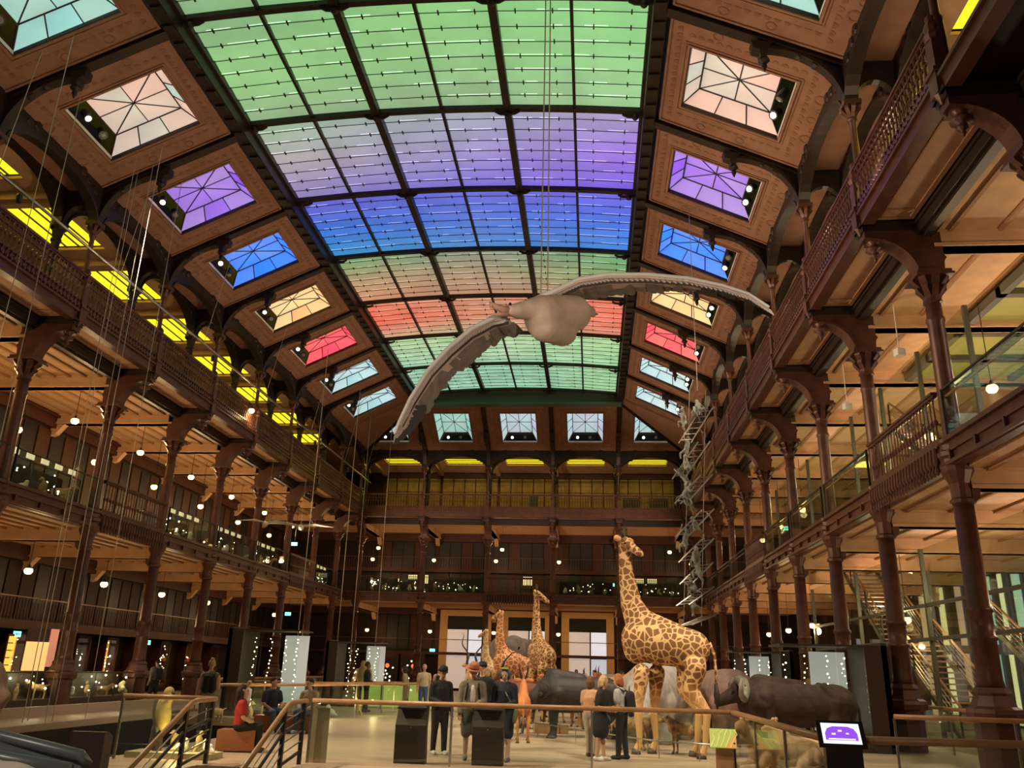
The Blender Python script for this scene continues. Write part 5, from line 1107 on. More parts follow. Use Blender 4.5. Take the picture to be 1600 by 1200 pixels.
P = [('e', (0, 0, .12), (.15, .1, .09)), ('e', (.08, 0, .22), (.07, .07, .09)), ('c', (-.1, 0, .1), .05, (-.25, 0, .05), .02)]; SPEC.append(('shell_mount', organic('shell_mount', P, 'white', .014, 2), 'shell'))
WORD = {'bird': 'small mounted bird', 'mammal': 'small mounted mammal', 'coral': 'knobbly coral cluster', 'shell': 'pale shell'}
def specimen(i, p, rz, where, group, sc=1.):
    nm, me, cat = SPEC[i % 4]; o = obj(nm, me, None, p, rz, (sc,)*3); tag(o, '%s %s' % (WORD[cat], where), cat, group)
# vitrines on the middle gallery behind the parapets
MT['casecream'] = emit('lit case top', (.90, .78, .42), .55)
def vitrine(run, s, where, group, bay, z=6.63, w=4.0, boxes=True, y0=.35, h=1.15, first=0):
    R = RUNS[run]; t = thing('glass_vitrine', 'glass vitrine %s, %s' % (where, bay), 'display case', R['pos'](s), R['rz'], group, R['scale'])
    m = MB(); m.box(-w/2, w/2, y0, y0+.7, z, z+.25); obj('plinth', m.mesh('plinth', 'dkbrown'), t)
    for i in range(3): a = -w/2+w*i/3; m = MB(); m.box(a+.01, a+w/3-.01, y0, y0+.012, z+.25, z+h); obj('glass_sheet', m.mesh('glass_sheet', 'glass'), t)
    m = MB()
    for i in range(4): a = -w/2+w*i/3; m.box(a-.02, a+.02, y0-.01, y0+.03, z+.25, z+h)
    m.box(-w/2, w/2, y0-.01, y0+.03, z+h-.03, z+h); m.box(-w/2, w/2, y0+.68, y0+.7, z+.25, z+h); obj('frame', m.mesh('frame', 'dkbrown'), t)
    if boxes:
        for i in range(5): a = -w/2+.3+.78*i; m = MB(); m.box(a, a+.36, y0+.1, y0+.16, z+h+.1, z+h+.3); obj('light_box', m.mesh('light_box', 'casecream'), t)
    m = MB()
    for i in range(14): m.sphere((random.uniform(-w/2+.1, w/2-.1), y0+random.uniform(.1, .5), z+random.uniform(.4, h-.1)), random.choice((.018, .025, .035)), 6, 4)
    obj('tiny_lamps', m.mesh('tiny_lamps', 'star'), t, stuff=True)
    M = Matrix.Translation(Vector(R['pos'](s))) @ Matrix.Rotation(R['rz'], 4, 'Z')
    for i in range(4):
        p = M @ Vector((-w/2+.5+i*(w-1)/3*R['scale'][0], y0+.35, z+.252)); specimen(first+i, p, R['rz']+random.uniform(0, 6), 'in %s, %s' % ({'on the middle gallery, cabinet side': 'a gallery vitrine, cabinet side', 'on the middle gallery, far end': 'a gallery vitrine, far end'}.get(where, 'a ground vitrine, cabinet side'), bay), 'specimens '+where, random.uniform(1.1, 1.7))
for k in (2, 4, 5, 6, 8): vitrine('left', YK[k]+2.5, 'on the middle gallery, cabinet side', 'vitrines, cabinet side gallery', bayname('left', k), first=k)
for i in (0, 1, 3, 4): vitrine('far', (FXK[i]+FXK[i+1])/2, 'on the middle gallery, far end', 'vitrines, end gallery', bayname('far', i), boxes=False, first=i)
for k in (2, 3): vitrine('left', YK[k]+2.5, 'at the foot of the columns, cabinet side', 'ground vitrines, cabinet side', bayname('left', k), z=.1, w=4.2, boxes=False, y0=-.2, h=1.1, first=k)
for k in (2, 3):
    for d in (-1.2, 1.2): light('vitrine_lamp', 'POINT', (XL+.05, YK[k]+2.5+d, 1.0), 16, (1, .85, .5), .05)
# small lit display tables behind the top end balustrade
MT['pinklit'] = emit('pink lit table', (.95, .42, .25), .9)
for x, lb in ((-14.3, 'second bay'), (-10.4, 'exit sign'), (-8.2, 'third bay'), (.2, 'fourth bay'), (-3.2, 'narrow dark door')):
    t = thing('display_table', 'small pink lit display table in the top end gallery near the %s' % lb, 'table', (x, 60.3, 12.363)); m = MB(); m.box(-.45, .45, -.25, .25, .3, .38); obj('lit_top', m.mesh('lit_top', 'pinklit'), t)
    m = MB(); m.box(-.35, .35, -.18, .18, 0, .3); obj('stand', m.mesh('stand', 'dkbrown'), t)
# lit wall niches on the ground floor, cabinet side
MT['niche'] = emit('amber niche', (.95, .45, .10), .55); MT['niche2'] = emit('golden label board', (1, .66, .24), .62); MT['niche3'] = emit('pink label board', (.80, .34, .22), .35); MT['amber'] = emit('amber tiles', (1, .5, .07), 1.0)
for i, y in enumerate([27.4, 29.4, 31.2, 33.6, 36., 38.2, 40.6, 43.2, 46, 49, 52.4]):
    t = thing('wall_cabinet', 'lit wall cabinet under the iron ledge, %s from the golden label board' % ['first', 'second', 'third', 'fourth', 'fifth', 'sixth', 'seventh', 'eighth', 'ninth', 'tenth', 'eleventh'][i], 'cabinet', (xw, y, 0), 0, 'lit wall cabinets'); 
    m = MB(); m.box(0, .5, -.55, -.47, .3, 2.6); m.box(0, .5, .47, .55, .3, 2.6); m.box(0, .5, -.55, .55, 2.5, 2.62); m.box(0, .5, -.55, .55, .25, .4); obj('case', m.mesh('case', 'wood2'), t)
    m = MB(); m.box(.02, .05, -.47, .47, .4, 2.5); obj('back_panel', m.mesh('back_panel', 'niche' if i % 3 == 0 else 'wood'), t)
    m = MB()
    for q in range(18): m.sphere((.3, random.uniform(-.35, .35), random.uniform(.6, 2.4)), random.choice((.02, .03)), 6, 4)
    obj('tiny_lamps', m.mesh('tiny_lamps', 'star'), t, stuff=True); m = MB(); m.box(.45, .47, -.47, .47, .4, 2.5); obj('glass_door', m.mesh('glass_door', 'glass'), t)
t = thing('label_board', 'tall glowing golden label board on the cabinet side wall', 'sign', (-21.2, 31.6, 0), radians(60))
m = MB(); m.box(-.42, .42, -.03, .03, 1.15, 2.2); obj('golden_face', m.mesh('golden_face', 'niche2'), t); m = MB(); m.box(.45, .75, .02, .08, 1.3, 2.7); obj('pink_face', m.mesh('pink_face', 'niche3'), t); m = MB(); m.box(-.42, .75, .08, .12, 0, 2.7); obj('back', m.mesh('back', 'dkbrown'), t)
t = thing('amber_tile_strip', 'vertical strip of glowing amber tiles on the cabinet side', 'sign', (-21.5, 30.6, 0))
m = MB(); m.box(-.14, -.12, -.16, .16, 0, 2.45); obj('backing', m.mesh('backing', 'dkbrown'), t)
for i in range(5): m = MB(); m.box(-.12, .0, -.12, .12, 1.1+.26*i, 1.32+.26*i); obj('tile', m.mesh('tile', 'amber'), t)
# lit bird case by the stairs
MT['platelit'] = mat('display sand', (.6, .5, .3), .8)
t = thing('bird_case', 'low open case of lit birds behind the stair handrail', 'display case', (-7.7, 15.9, 0)); m = MB(); m.box(-.75, .85, -.2, .4, 0, .1); obj('tray', m.mesh('tray', 'platelit'), t)
m = MB(); m.tube([(-.3, .1, .1), (-.28, .12, .42)], [.09, .06], 7); obj('perch', m.mesh('perch', 'brown black hide'), t)
MT['eagle'] = mat('pale eagle plumage', (.62, .46, .16), .8, 0, .4, 8); MT['eagleb'] = mat('grey eagle back', (.20, .17, .12), .8, 0, .4, 8)
t = thing('eagle', 'upright yellow breasted eagle on a perch in the bird case', 'bird', (-8.0, 16.05, .36), radians(-25), None, (1.25, 1.25, 1.25))
obj('body', organic('eagle', [('e', (0, 0, .3), (.11, .12, .25), -.2), ('e', (.06, 0, .6), (.085, .075, .085)), ('c', (.1, 0, .52), .05, (.04, 0, .45), .08)], 'eagle', .014, 2), t)
obj('wings', organic('eagle_wings', [('e', (-.07, .06, .28), (.07, .05, .26), -.25), ('e', (-.07, -.06, .28), (.07, .05, .26), -.25), ('c', (-.12, 0, .1), .06, (-.17, 0, -.12), .04)], 'eagleb', .014, 2), t)
m = MB(); m.tube([(.13, 0, .6), (.18, 0, .58), (.18, 0, .55)], [.025, .016, .004], 6); obj('beak', m.mesh('beak', 'horn', True), t)
for i, (x, y) in enumerate(((-7.5, 15.95), (-7.25, 16.1), (-7.0, 15.95), (-7.75, 16.15))): specimen(0 if i % 2 else 3, (x, y, .1), i*1.3, 'beside the eagle in the bird case', 'small mounts in the bird case', .8)
light('bird_case_lamp', 'POINT', (-7.55, 15.75, .35), 9, (1, .78, .3), .04); light('bird_case_lamp', 'POINT', (-7.1, 15.8, .6), 7, (1, .78, .3), .04)
# low lit bird trays along the oak rail
for i, (x, y) in enumerate(((-9.4, 25.6), (-9.0, 26.4), (-8.4, 27.9), (-8.0, 29.2), (-7.5, 30.8), (-10.0, 24.6))): specimen(i, (x-.8, y+.2, 0), i*.9, 'on the floor tray beside the oak rail', 'mounts beside the oak rail', 1.3)
for x, y in ((-9.3, 25.4), (-8.2, 28.2), (-7.4, 31)): light('tray_lamp', 'POINT', (x-.3, y, .5), 14, (1, .8, .35), .05)
t = thing('glass_counter', 'long oak topped glass counter with glowing green shells, end of the hall', 'counter', (-8.0, 36.2, 0)); MT['greenlit'] = emit('green lit shells', (.5, .55, .12), .5)
m = MB(); m.box(-1.6, 2.1, -.3, .35, .98, 1.06); obj('oak_top', m.mesh('oak_top', 'oak'), t); m = MB(); m.box(-1.5, 2.0, -.25, .3, .08, .95); obj('lit_interior', m.mesh('lit_interior', 'greenlit'), t)
m = MB(); m.box(-1.6, 2.1, -.3, -.28, 0, .98); obj('glass_front', m.mesh('glass_front', 'glass'), t); m = MB(); [m.box(-1.6+.92*i, -1.56+.92*i, -.31, -.27, 0, .98) for i in range(5)]; obj('frame', m.mesh('frame', 'dkbrown'), t)
# ground floor cabinets at the far end, red lit
for x in (-15.6, -13.6):
    t = thing('red_lit_cabinet', 'glass cabinet with red and gold specimens at the far end', 'cabinet', (x, 65.6, 0), 0, 'red lit cabinets'); MT.setdefault('redlit', emit('red lamp', (.9, .14, .04), 1.2))
    m = MB(); m.box(-.9, .9, 0, .6, 0, 2.6); obj('case', m.mesh('case', 'wood2'), t); m = MB(); m.box(-.75, .75, -.02, 0, .4, 2.3); obj('glass_front', m.mesh('glass_front', 'glassblack'), t)
    m = MB(); [m.sphere((random.uniform(-.6, .6), -.04, random.uniform(.6, 2.1)), .05, 6, 4) for _ in range(9)]; obj('tiny_lamps', m.mesh('tiny_lamps', 'star'), t, stuff=True); m = MB(); m.sphere((.1, -.05, 1.7), .16, 8, 6); obj('red_lamp', m.mesh('red_lamp', 'redlit'), t)
# yellow glow boxes and small glowing windows of the middle end gallery
for x, lb in ((-14.2, 'paired, by the cabinet side corner'), (-13.3, 'paired, by the cabinet side corner'), (-5.0, 'standing alone in the middle'), (3.7, 'paired, by the staircase corner'), (4.7, 'paired, by the staircase corner')):
    m = MB(); [m.box(x-.35+.15*i, x-.25+.15*i, yw_-.14, yw_-.06, 7.95, 8.6) for i in range(5)]; tag(obj('glowing_grille', m.mesh('glowing_grille', 'casecream')), 'small glowing barred window in the end gallery, '+lb, 'window', 'glowing barred windows')
# emergency exit signs
def exit_sign(x, y, z, rz, where, zt=None):
    t = thing('exit_sign', 'small glowing green exit sign %s' % where, 'exit sign', (x, y, z), rz, 'green exit signs'); m = MB(); m.box(-.2, .2, -.03, .03, -.11, .11); obj('lit_face', m.mesh('lit_face', 'exitg'), t)
    m = MB(); m.box(-.21, .21, .03, .05, -.12, .12); m.box(-.01, .01, .03, .05, .12, (zt-z) if zt else .13); obj('backing', m.mesh('backing', 'black'), t)
    m = MB(); m.box(-.12, -.04, -.035, -.03, -.05, .05); m.prism([(-.02, -.02), (.06, -.02), (.06, -.05), (.13, 0), (.06, .05), (.06, .02), (-.02, .02)], 'y', -.035, -.03); obj('arrow', m.mesh('arrow', 'white'), t)
for q in ((-11.4, 66.64, 8.1, 0, 'in the middle end gallery'), (1.6, 66.64, 8.1, 0, 'in the middle end gallery'), (-10.9, 66.64, 13.2, 0, 'in the top end gallery'), (-12.3, 66.64, 2.9, 0, 'beside the end windows'), (2.2, 66.64, 2.9, 0, 'beside the end windows'), (-23.1, 33, 2.5, pi/2, 'on the cabinet side wall'), (-23.1, 43.5, 2.5, pi/2, 'on the cabinet side wall'), (11, 48, 9.6, 0, 'in the staircase side gallery', 11.9), (9.5, 40, 2.9, 0, 'in the staircase side gallery', 6.1), (-20, 55, 9.3, 0, 'in the cabinet side gallery', 11.9), (-21, 58, 4.9, 0, 'in the cabinet side gallery', 6.1)): exit_sign(*q)
# ================================================================== STAIRCASE SIDE: glass screens, stairs, coloured strips
XS = XR+9.0
STR = [(29.0, (.16, .22, .62)), (30.2, (.22, .30, .75)), (31.3, (.25, .45, .80)), (32.4, (.20, .55, .50)), (33.4, (.60, .52, .30)), (34.3, (.14, .42, .34)), (35.4, (.30, .40, .32)), (36.6, (.62, .54, .34)), (38.0, (.22, .38, .30)), (39.6, (.70, .14, .14)), (41.0, (.35, .20, .13)), (43.0, (.60, .50, .28)), (45.5, (.30, .2, .1)), (27.6, (.30, .20, .62)), (26.2, (.36, .26, .70)), (24.6, (.24, .24, .66))]
MT['strip'] = attr_emit('coloured light strips', 1.1)
for zi, (za, zb) in enumerate(((.1, 2.9), (3.2, 6.0), (6.9, 9.0), (9.3, 11.7))):
    t = sempty('window_%d' % (80+zi), 'tall coloured glass strips glowing behind the staircases')
    for i, (y, c) in enumerate(STR):
        k = .55 if zi > 1 else 1.
        if zi > 1: c = [(.70, .60, .30), (.60, .25, .62), (.62, .34, .22), (.30, .5, .42)][i % 4]
        m = MB(); m.box(XS-.08, XS-.04, y, y+.62, za, zb); obj('pane', m.mesh('strip', 'strip', tint=[tuple(v*k for v in c)]*8), t)
# steel framed glass screen a little behind the columns
def screen(x, y0, y1, z0, z1, n, label, gm='glassg', cross=None):
    t = thing('glass_screen', label, 'glass screen')
    for i in range(n):
        a, b = y0+(y1-y0)*i/n, y0+(y1-y0)*(i+1)/n; m = MB(); m.box(x-.008, x+.008, a+.03, b-.03, z0, z1); obj('glass_sheet', m.mesh('glass_sheet', gm), t)
    for i in range(n+1):
        a = y0+(y1-y0)*i/n; m = MB(); m.box(x-.06, x+.06, a-.05, a+.05, z0, z1); obj('mullion', m.mesh('mullion', 'bluegrey2'), t)
    for z in (cross or ((z0+z1)/2,)): m = MB(); m.box(x-.05, x+.05, y0, y1, z-.05, z+.05); obj('transom', m.mesh('transom', 'bluegrey2'), t)
MT['bluegrey2'] = mat('grey green steel', (.12, .12, .09), .45, .3)
screen(10.3, 20.6, 41, 0, 5.6, 6, 'tall steel framed glass screen around the ground floor stairs', cross=(2.9, 3.9)); screen(10.1, 21.6, 46, 6.65, 11.35, 7, 'steel framed glass screen on the middle gallery, staircase side', cross=(9.6,))
# transverse glass lift shafts
for y, za, zb, lb in ((33.0, 0, 5.6, 'glass lift shaft wall beside the ground floor stairs'), (23.3, 0, 5.6, 'glass lift shaft wall behind the nearest iron columns'), (33.0, 6.64, 11.4, 'glass lift shaft wall on the middle gallery by the upper flight'), (23.3, 6.64, 11.4, 'glass lift shaft wall on the middle gallery by the olive soffit')):
    t = thing('lift_shaft', lb, 'glass screen'); zm = (za+zb)/2
    for z0, z1 in ((za+.1, zm-.1), (zm+.1, zb-.05)):
        for i in range(3): x = 12.6+1.35*i; m = MB(); m.box(x, x+1.25, y-.01, y+.01, z0, z1); obj('glass_sheet', m.mesh('glass_sheet', 'glassg'), t)
    for i in range(4): x = 12.56+1.35*i; m = MB(); m.box(x-.06, x+.06, y-.06, y+.06, za, zb); obj('steel_post', m.mesh('steel_post', 'bluegrey2'), t)
    m = MB(); m.box(12.5, 16.7, y-.07, y+.07, zm-.14, zm+.14); obj('steel_beam', m.mesh('steel_beam', 'bluegrey2'), t)
# open stair flights with oak handrails
def flight(label, x0, x1, ya, za, yb, zb, n):
    t = thing('stair_flight', label, 'staircase'); 
    for i in range(n):
        f = (i+.5)/n; y = ya+(yb-ya)*f; z = za+(zb-za)*(i+1)/n; dy = abs(yb-ya)/n*.55; m = MB(); m.box(x0, x1, y-dy, y+dy, z-.05, z); obj('tread', m.mesh('tread', 'treadm'), t)
    for x in (x0, x1):
        m = MB(); m.slab([(x-.03, ya, za-.1), (x-.03, yb, zb-.1), (x-.03, yb, zb+.12), (x-.03, ya, za+.12)], (.06, 0, 0)); obj('stringer', m.mesh('stringer', 'bluegrey2'), t)
        m = MB(); m.tube([(x, ya-.1, za+.98), (x, yb+.1, zb+.98)], .04, 8); obj('oak_handrail', m.mesh('oak_handrail', 'oak', True), t)
        for j in range(4): m = MB(); dz = .25+.18*j; m.tube([(x, ya, za+dz), (x, yb, zb+dz)], .012, 5); obj('rod', m.mesh('rod', 'steel'), t)
        for j in range(4): f = j/3; m = MB(); y, z = ya+(yb-ya)*f, za+(zb-za)*f; m.box(x-.025, x+.025, y-.025, y+.025, z, z+.97); obj('post', m.mesh('post', 'black'), t)
MT['treadm'] = mat('stair tread', (.36, .22, .16), .5)
flight('open stair flight rising from the ground floor behind the iron columns', 10.9, 12.3, 27.6, .0, 32.4, 2.9, 16)
flight('second stair flight rising to the middle gallery behind the glass', 10.9, 12.3, 33.6, 2.95, 38.5, 6.5, 18)
flight('upper stair flight seen through the middle gallery glass', 11.0, 12.3, 30.5, 10.4, 24.5, 6.7, 18)
flight('pinkish stair flight beside the blue glass strips', 13.0, 14.4, 23.8, .0, 29.4, 3.4, 16)
m = MB(); m.box(10.9, 12.4, 32.4, 33.6, 2.85, 2.95); tag(obj('stair_landing', m.mesh('stair_landing', 'treadm')), 'half landing between the two open stair flights', 'landing')
# olive glass soffits and violet panes up by the gallery ceiling
MT['oliveg'] = emit('olive glass soffit', (.30, .28, .07), .22); MT['violetg'] = emit('violet glass pane', (.55, .28, .80), .9); MT['coralg'] = emit('coral wall glow', (.70, .30, .18), .45); MT['creamg'] = emit('cream curtain glow', (.70, .66, .36), .5)
for j, y0 in enumerate((19.0, 24.0)):
    t = thing('glass_soffit', 'olive glass soffit panels in dark frames beside the nearest columns' if j == 0 else 'olive glass soffit panels in dark frames farther along the gallery', 'glass soffit')
    for i in range(3):
        for k in range(2): m = MB(); m.box(11.1+1.7*i, 12.65+1.7*i, y0+.3+2.2*k, y0+2.3+2.2*k, 11.68, 11.72); obj('pane', m.mesh('pane', 'oliveg'), t)
    m = MB(); [m.box(10.9+1.7*i, 11.1+1.7*i, y0, y0+4.6, 11.5, 11.75) for i in range(4)]; [m.box(10.9, 16.2, y0+2.2*k, y0+2.2*k+.25, 11.5, 11.75) for k in range(3)]; obj('frame', m.mesh('frame', 'bluegrey2'), t)
for y, z0, z1, mt, nm in ((25.5, 6.63, 11.3, 'violetg', 'violet'), (36, 6.63, 11.2, 'creamg', 'pale yellow'), (42, 6.63, 10.6, 'coralg', 'coral'), (30, 6.63, 9.2, 'coralg', 'coral')):
    t = thing('light_wall', '%s glowing wall panel behind the middle gallery glass near %s' % (nm, {25.5: 'the olive soffit', 36: 'the upper stair flight', 42: 'the end of the gallery', 30: 'the old iron balustrade'}[y]), 'light wall', (14.9, y, 0))
    for i in range(4): m = MB(); m.box(-.03, .03, -1.3+.66*i, -.7+.66*i, z0, z1); obj('strip', m.mesh('strip', mt), t)
for y, z in ((22.5, 9.3), (31, 3.7), (27, 9.2)): lamp(10.9, y, z, 11.9 if z > 6 else 6.08, 'single bare bulb lamp among the glass screens, staircase side', 'bulb lamps among the glass screens', 120)
# small white projector boxes under the gallery capitals
for s in (YK[2], YK[3]+.0):
    m = MB(); m.box(-.12, .12, -.1, .1, -.1, .1); m.box(-.01, .01, -.01, .01, .1, 1.52); tag(obj('projector_box', m.mesh('projector_box', 'white'), None, (XR+.55, s-1.2, 10.3), .3), 'small white box fixture hanging by an upper column capital', 'fixture', 'white box fixtures')
# ================================================================== HANGING THINGS
# albatross: body, wings with separate feathers, seen from below
MT['plume'] = mat('white plumage', (.62, .47, .36), .85, 0, .22, 7, bump=.3); MT['plumew'] = mat('white upper feathers', (.62, .60, .56), .85); MT['feather'] = mat('grey brown flight feather', (.27, .22, .17), .8, 0, .3, 9); MT['dkfeather'] = mat('dark wing tip feather', (.06, .05, .045), .8); MT['bill'] = mat('pinkish bill', (.50, .30, .22), .5)
BP = on(858, 492, Y=6.35)
t = thing('albatross', 'white albatross with wide spread wings hanging under the glass roof', 'bird', BP)
def bp(x, y, Y): return on(x, y, Y=Y)-BP
hd_ = bp(805, 487, 5.95); P = [('e', (.0, .03, -.01), (.215, .22, .20), 0), ('c', bp(895, 490, 6.5), .16, bp(845, 490, 6.15), .15), ('c', bp(880, 520, 6.5), .12, bp(850, 510, 6.2), .13), ('c', bp(848, 482, 6.15), .115, bp(806, 486, 5.95), .062), ('c', bp(810, 485, 5.95), .058, bp(797, 485, 5.9), .05), ('c', bp(900, 482, 6.55), .1, bp(925, 487, 6.8), .04)]
obj('body', organic('albatross_body', P, 'plume', .018, 3), t)
m = MB(); m.tube([bp(797, 485, 5.9), bp(784, 483, 5.85), bp(772, 478, 5.8), bp(767, 474, 5.79), bp(766, 482, 5.79)], [.038, .03, .022, .02, .004], 8); m.tube([bp(796, 491, 5.9), bp(782, 491, 5.85), bp(769, 491, 5.81)], [.022, .016, .006], 8); obj('bill', m.mesh('bill', 'bill', True), t)
m = MB(); m.sphere(bp(797, 475, 5.86), .012, 8, 5); obj('eye', m.mesh('eye', 'eye', True), t)
def wing(nm, lead, trail, tip):
    # lead / trail: matching polylines from root to tip (local points)
    n = len(lead); w = MB(); th = Vector((0, 0, .03)); 
    for i in range(n-1):
        a, b = lead[i], lead[i+1]; c, d = trail[i]*.62+lead[i]*.38, trail[i+1]*.62+lead[i+1]*.38
        w.slab([a, b, d, c], th*(1-i/n*.5))
    o = obj('wing', w.mesh('wing', 'plume'), t)
    e = MB(); e.tube([p+Vector((0, 0, .03)) for p in lead], [.024*(1-.6*i/(n-1)) for i in range(n)], 8); obj('leading_edge', e.mesh('leading_edge', 'plumew', True), o)
    e = MB(); e.tube([p+Vector((0, .015, .0))*(1)+(q-p)*.17 for p, q in zip(lead, trail)], [.018*(1-.6*i/(n-1)) for i in range(n)], 6); obj('covert_band', e.mesh('covert_band', 'dkfeather'), o)
    for k in range(60):
        f = k/59*(n-1.001); i = int(f); p = lead[i].lerp(lead[i+1], f-i); q = trail[i].lerp(trail[i+1], f-i); sd = (lead[i+1]-lead[i]).normalized(); d = (q-p)*.13
        m = MB(); m.slab([p-sd*.016+Vector((0, 0, .02)), p+d+sd*.03, p+d+sd*.045, p+sd*.016+Vector((0, 0, .02))], Vector((0, 0, -.012))); obj('covert', m.mesh('covert', 'plumew'), o)
    K = 52
    for k in range(K):
        f = k/(K-1)*(n-1.001); i = int(f); g = f-i; p = lead[i].lerp(lead[i+1], g); q = trail[i].lerp(trail[i+1], g)
        q = p+(q-p)*random.uniform(.88, 1.1); s = (lead[i+1]-lead[i]).normalized(); d = (q-p); wd = .05; off = Vector((0, 0, random.uniform(-.012, .012)))
        a = p+d*.35+off; m = MB(); m.slab([a-s*wd, a+d*.5-s*wd*1.05, q+s*.01+off-s*wd*.2, q+s*.03+off, a+d*.5+s*wd*1.1, a+s*wd], Vector((0, 0, .006))); obj('feather', m.mesh('feather', 'dkfeather' if k/K > tip else 'feather'), o)
Lp = [bp(790, 498, 6.15), bp(770, 502, 6.1), bp(735, 520, 6.0), bp(700, 550, 5.9), bp(668, 585, 5.75), bp(640, 630, 5.6), bp(622, 668, 5.5), bp(616, 684, 5.45)]
Lt = [bp(812, 522, 6.45), bp(788, 530, 6.5), bp(752, 552, 6.45), bp(728, 572, 6.35), bp(704, 594, 6.2), bp(678, 630, 6.0), bp(648, 668, 5.7), bp(624, 688, 5.5)]
wing('left', Lp, Lt, .74)
Rp = [bp(838, 472, 6.2), bp(870, 458, 6.25), bp(905, 441, 6.25), bp(950, 434, 6.2), bp(1010, 434, 6.05), bp(1075, 440, 5.85), bp(1130, 452, 5.65), bp(1170, 465, 5.5), bp(1202, 486, 5.4)]
Rt = [bp(872, 486, 6.6), bp(892, 472, 6.65), bp(925, 466, 6.65), bp(960, 462, 6.6), bp(1015, 456, 6.4), bp(1080, 457, 6.15), bp(1132, 464, 5.85), bp(1172, 472, 5.6), bp(1204, 488, 5.42)]
wing('right', Rp, Rt, .62)
m = MB(); m.tube([bp(898, 485, 6.75), bp(915, 490, 6.85), bp(934, 491, 6.9)], [.035, .03, .008], 6); m.tube([bp(915, 488, 6.85), bp(930, 494, 6.85)], [.02, .01], 6); obj('foot', m.mesh('foot', 'bill', True), t)
m = MB(); a = bp(845, 462, 6.2); m.tube([a, Vector((a.x, a.y, 19.5-BP.z))], .006, 5); m.tube([a+Vector((.05, .1, 0)), Vector((a.x, a.y, 19.5-BP.z))], .006, 5); obj('cable', m.mesh('cable', 'wire'), t)
# rope ladder of monkeys
t = thing('hanging_ladder', 'zigzag hanging steel ladder sculpture beside the far galleries', 'ladder', (0, 0, 0)); MT['greyfur'] = mat('grey green fur', (.30, .31, .27), .8, 0, .45, 9); MT['teal fur'] = mat('teal lit fur', (.14, .24, .21), .8, 0, .4, 9)
LY = 28.0; zig = [(1101, 628, 1063, 690), (1085, 690, 1062, 712), (1098, 690, 1062, 748), (1100, 750, 1065, 785), (1098, 795, 1062, 832), (1100, 842, 1066, 870), (1098, 905, 1064, 925), (1102, 935, 1074, 960)]
segs = [((1104, 638), (1070, 692)), ((1100, 690), (1060, 712+36)), ((1104, 742), (1064, 786)), ((1106, 796), (1066, 838)), ((1106, 842), (1070, 878)), ((1104, 880), (1072, 912)), ((1106, 918), (1066, 946)), ((1108, 962), (1070, 978))]
for (a, b) in segs:
    p, q = on(*a, Y=LY), on(*b, Y=LY-.35); m = MB(); sd = Vector((.42, .1, .06))
    for s in (-.5, .5): m.tube([p+sd*s, q+sd*s], .024, 6)
    o = obj('ladder_section', m.mesh('ladder_section', 'steel'), t)
    for i in range(6): f = (i+.5)/6; r_ = p.lerp(q, f); m = MB(); m.tube([r_-sd*.5, r_+sd*.5], .017, 5); obj('rung', m.mesh('rung', 'steel'), o)
c0, c1 = on(1090, 610, Y=LY), on(1082, 978, Y=LY); m = MB()
for s in (-.28, .28): m.tube([c0+Vector((s, 0, 0)), c1+Vector((s, 0, 0))], .012, 5)
m.tube([c0, Vector((c0.x, c0.y, 18.42))], .014, 5); obj('suspension_rope', m.mesh('suspension_rope', 'wire'), t)
MON = []
def monk(P): return organic('monkey_body', P, 'greyfur', .026, 2)
sit_ = chain([(0, 0, .12, .12), (.03, 0, .32, .11), (.06, 0, .45, .08)])+[('e', (.1, 0, .58), (.09, .08, .09)), ('c', (.17, 0, .55), .045, (.2, 0, .54), .035)]+chain([(.05, .1, .42, .04), (.18, .13, .28, .035), (.28, .1, .38, .03)])+chain([(.05, -.1, .42, .04), (.18, -.13, .25, .035), (.26, -.1, .12, .03)])+chain([(0, .09, .1, .065), (.2, .12, .18, .05), (.22, .12, -.02, .035)])+chain([(0, -.09, .1, .065), (.2, -.12, .18, .05), (.22, -.12, -.02, .035)])+chain([(-.1, 0, .1, .03), (-.25, 0, -.1, .025), (-.22, 0, -.4, .02)])
climb = chain([(0, 0, 0, .11), (.02, 0, .25, .11), (.04, 0, .4, .08)])+[('e', (.08, 0, .54), (.085, .08, .09)), ('c', (.14, 0, .52), .045, (.18, 0, .5), .035)]+chain([(.04, .1, .38, .045), (.12, .2, .55, .035), (.18, .16, .75, .03)])+chain([(.04, -.1, .38, .045), (.16, -.16, .3, .035), (.2, -.14, .5, .03)])+chain([(0, .09, 0, .065), (.16, .14, -.14, .05), (.05, .14, -.35, .035)])+chain([(0, -.09, 0, .065), (.18, -.14, .02, .05), (.18, -.14, -.2, .035)])+chain([(-.09, 0, .0, .03), (-.22, 0, -.2, .025), (-.12, 0, -.5, .02)])
MON = [monk(sit_), monk(climb)]
ORDN = ['first', 'third', 'fourth', 'fifth', 'sixth', 'eighth', 'seventh', 'ninth', 'tenth', 'eleventh', 'twelfth', 'thirteenth', 'fourteenth', 'second']
mk = [(1094, 645, 0, 40), (1069, 660, 1, 200), (1072, 705, 1, 120), (1074, 735, 0, 330), (1075, 755, 1, 150), (1078, 790, 0, 250), (1068, 775, 1, 10), (1090, 830, 0, 200), (1070, 850, 1, 100), (1084, 878, 0, 300), (1092, 896, 1, 220), (1086, 925, 0, 160), (1084, 948, 1, 60), (1084, 650, 0, 300)]
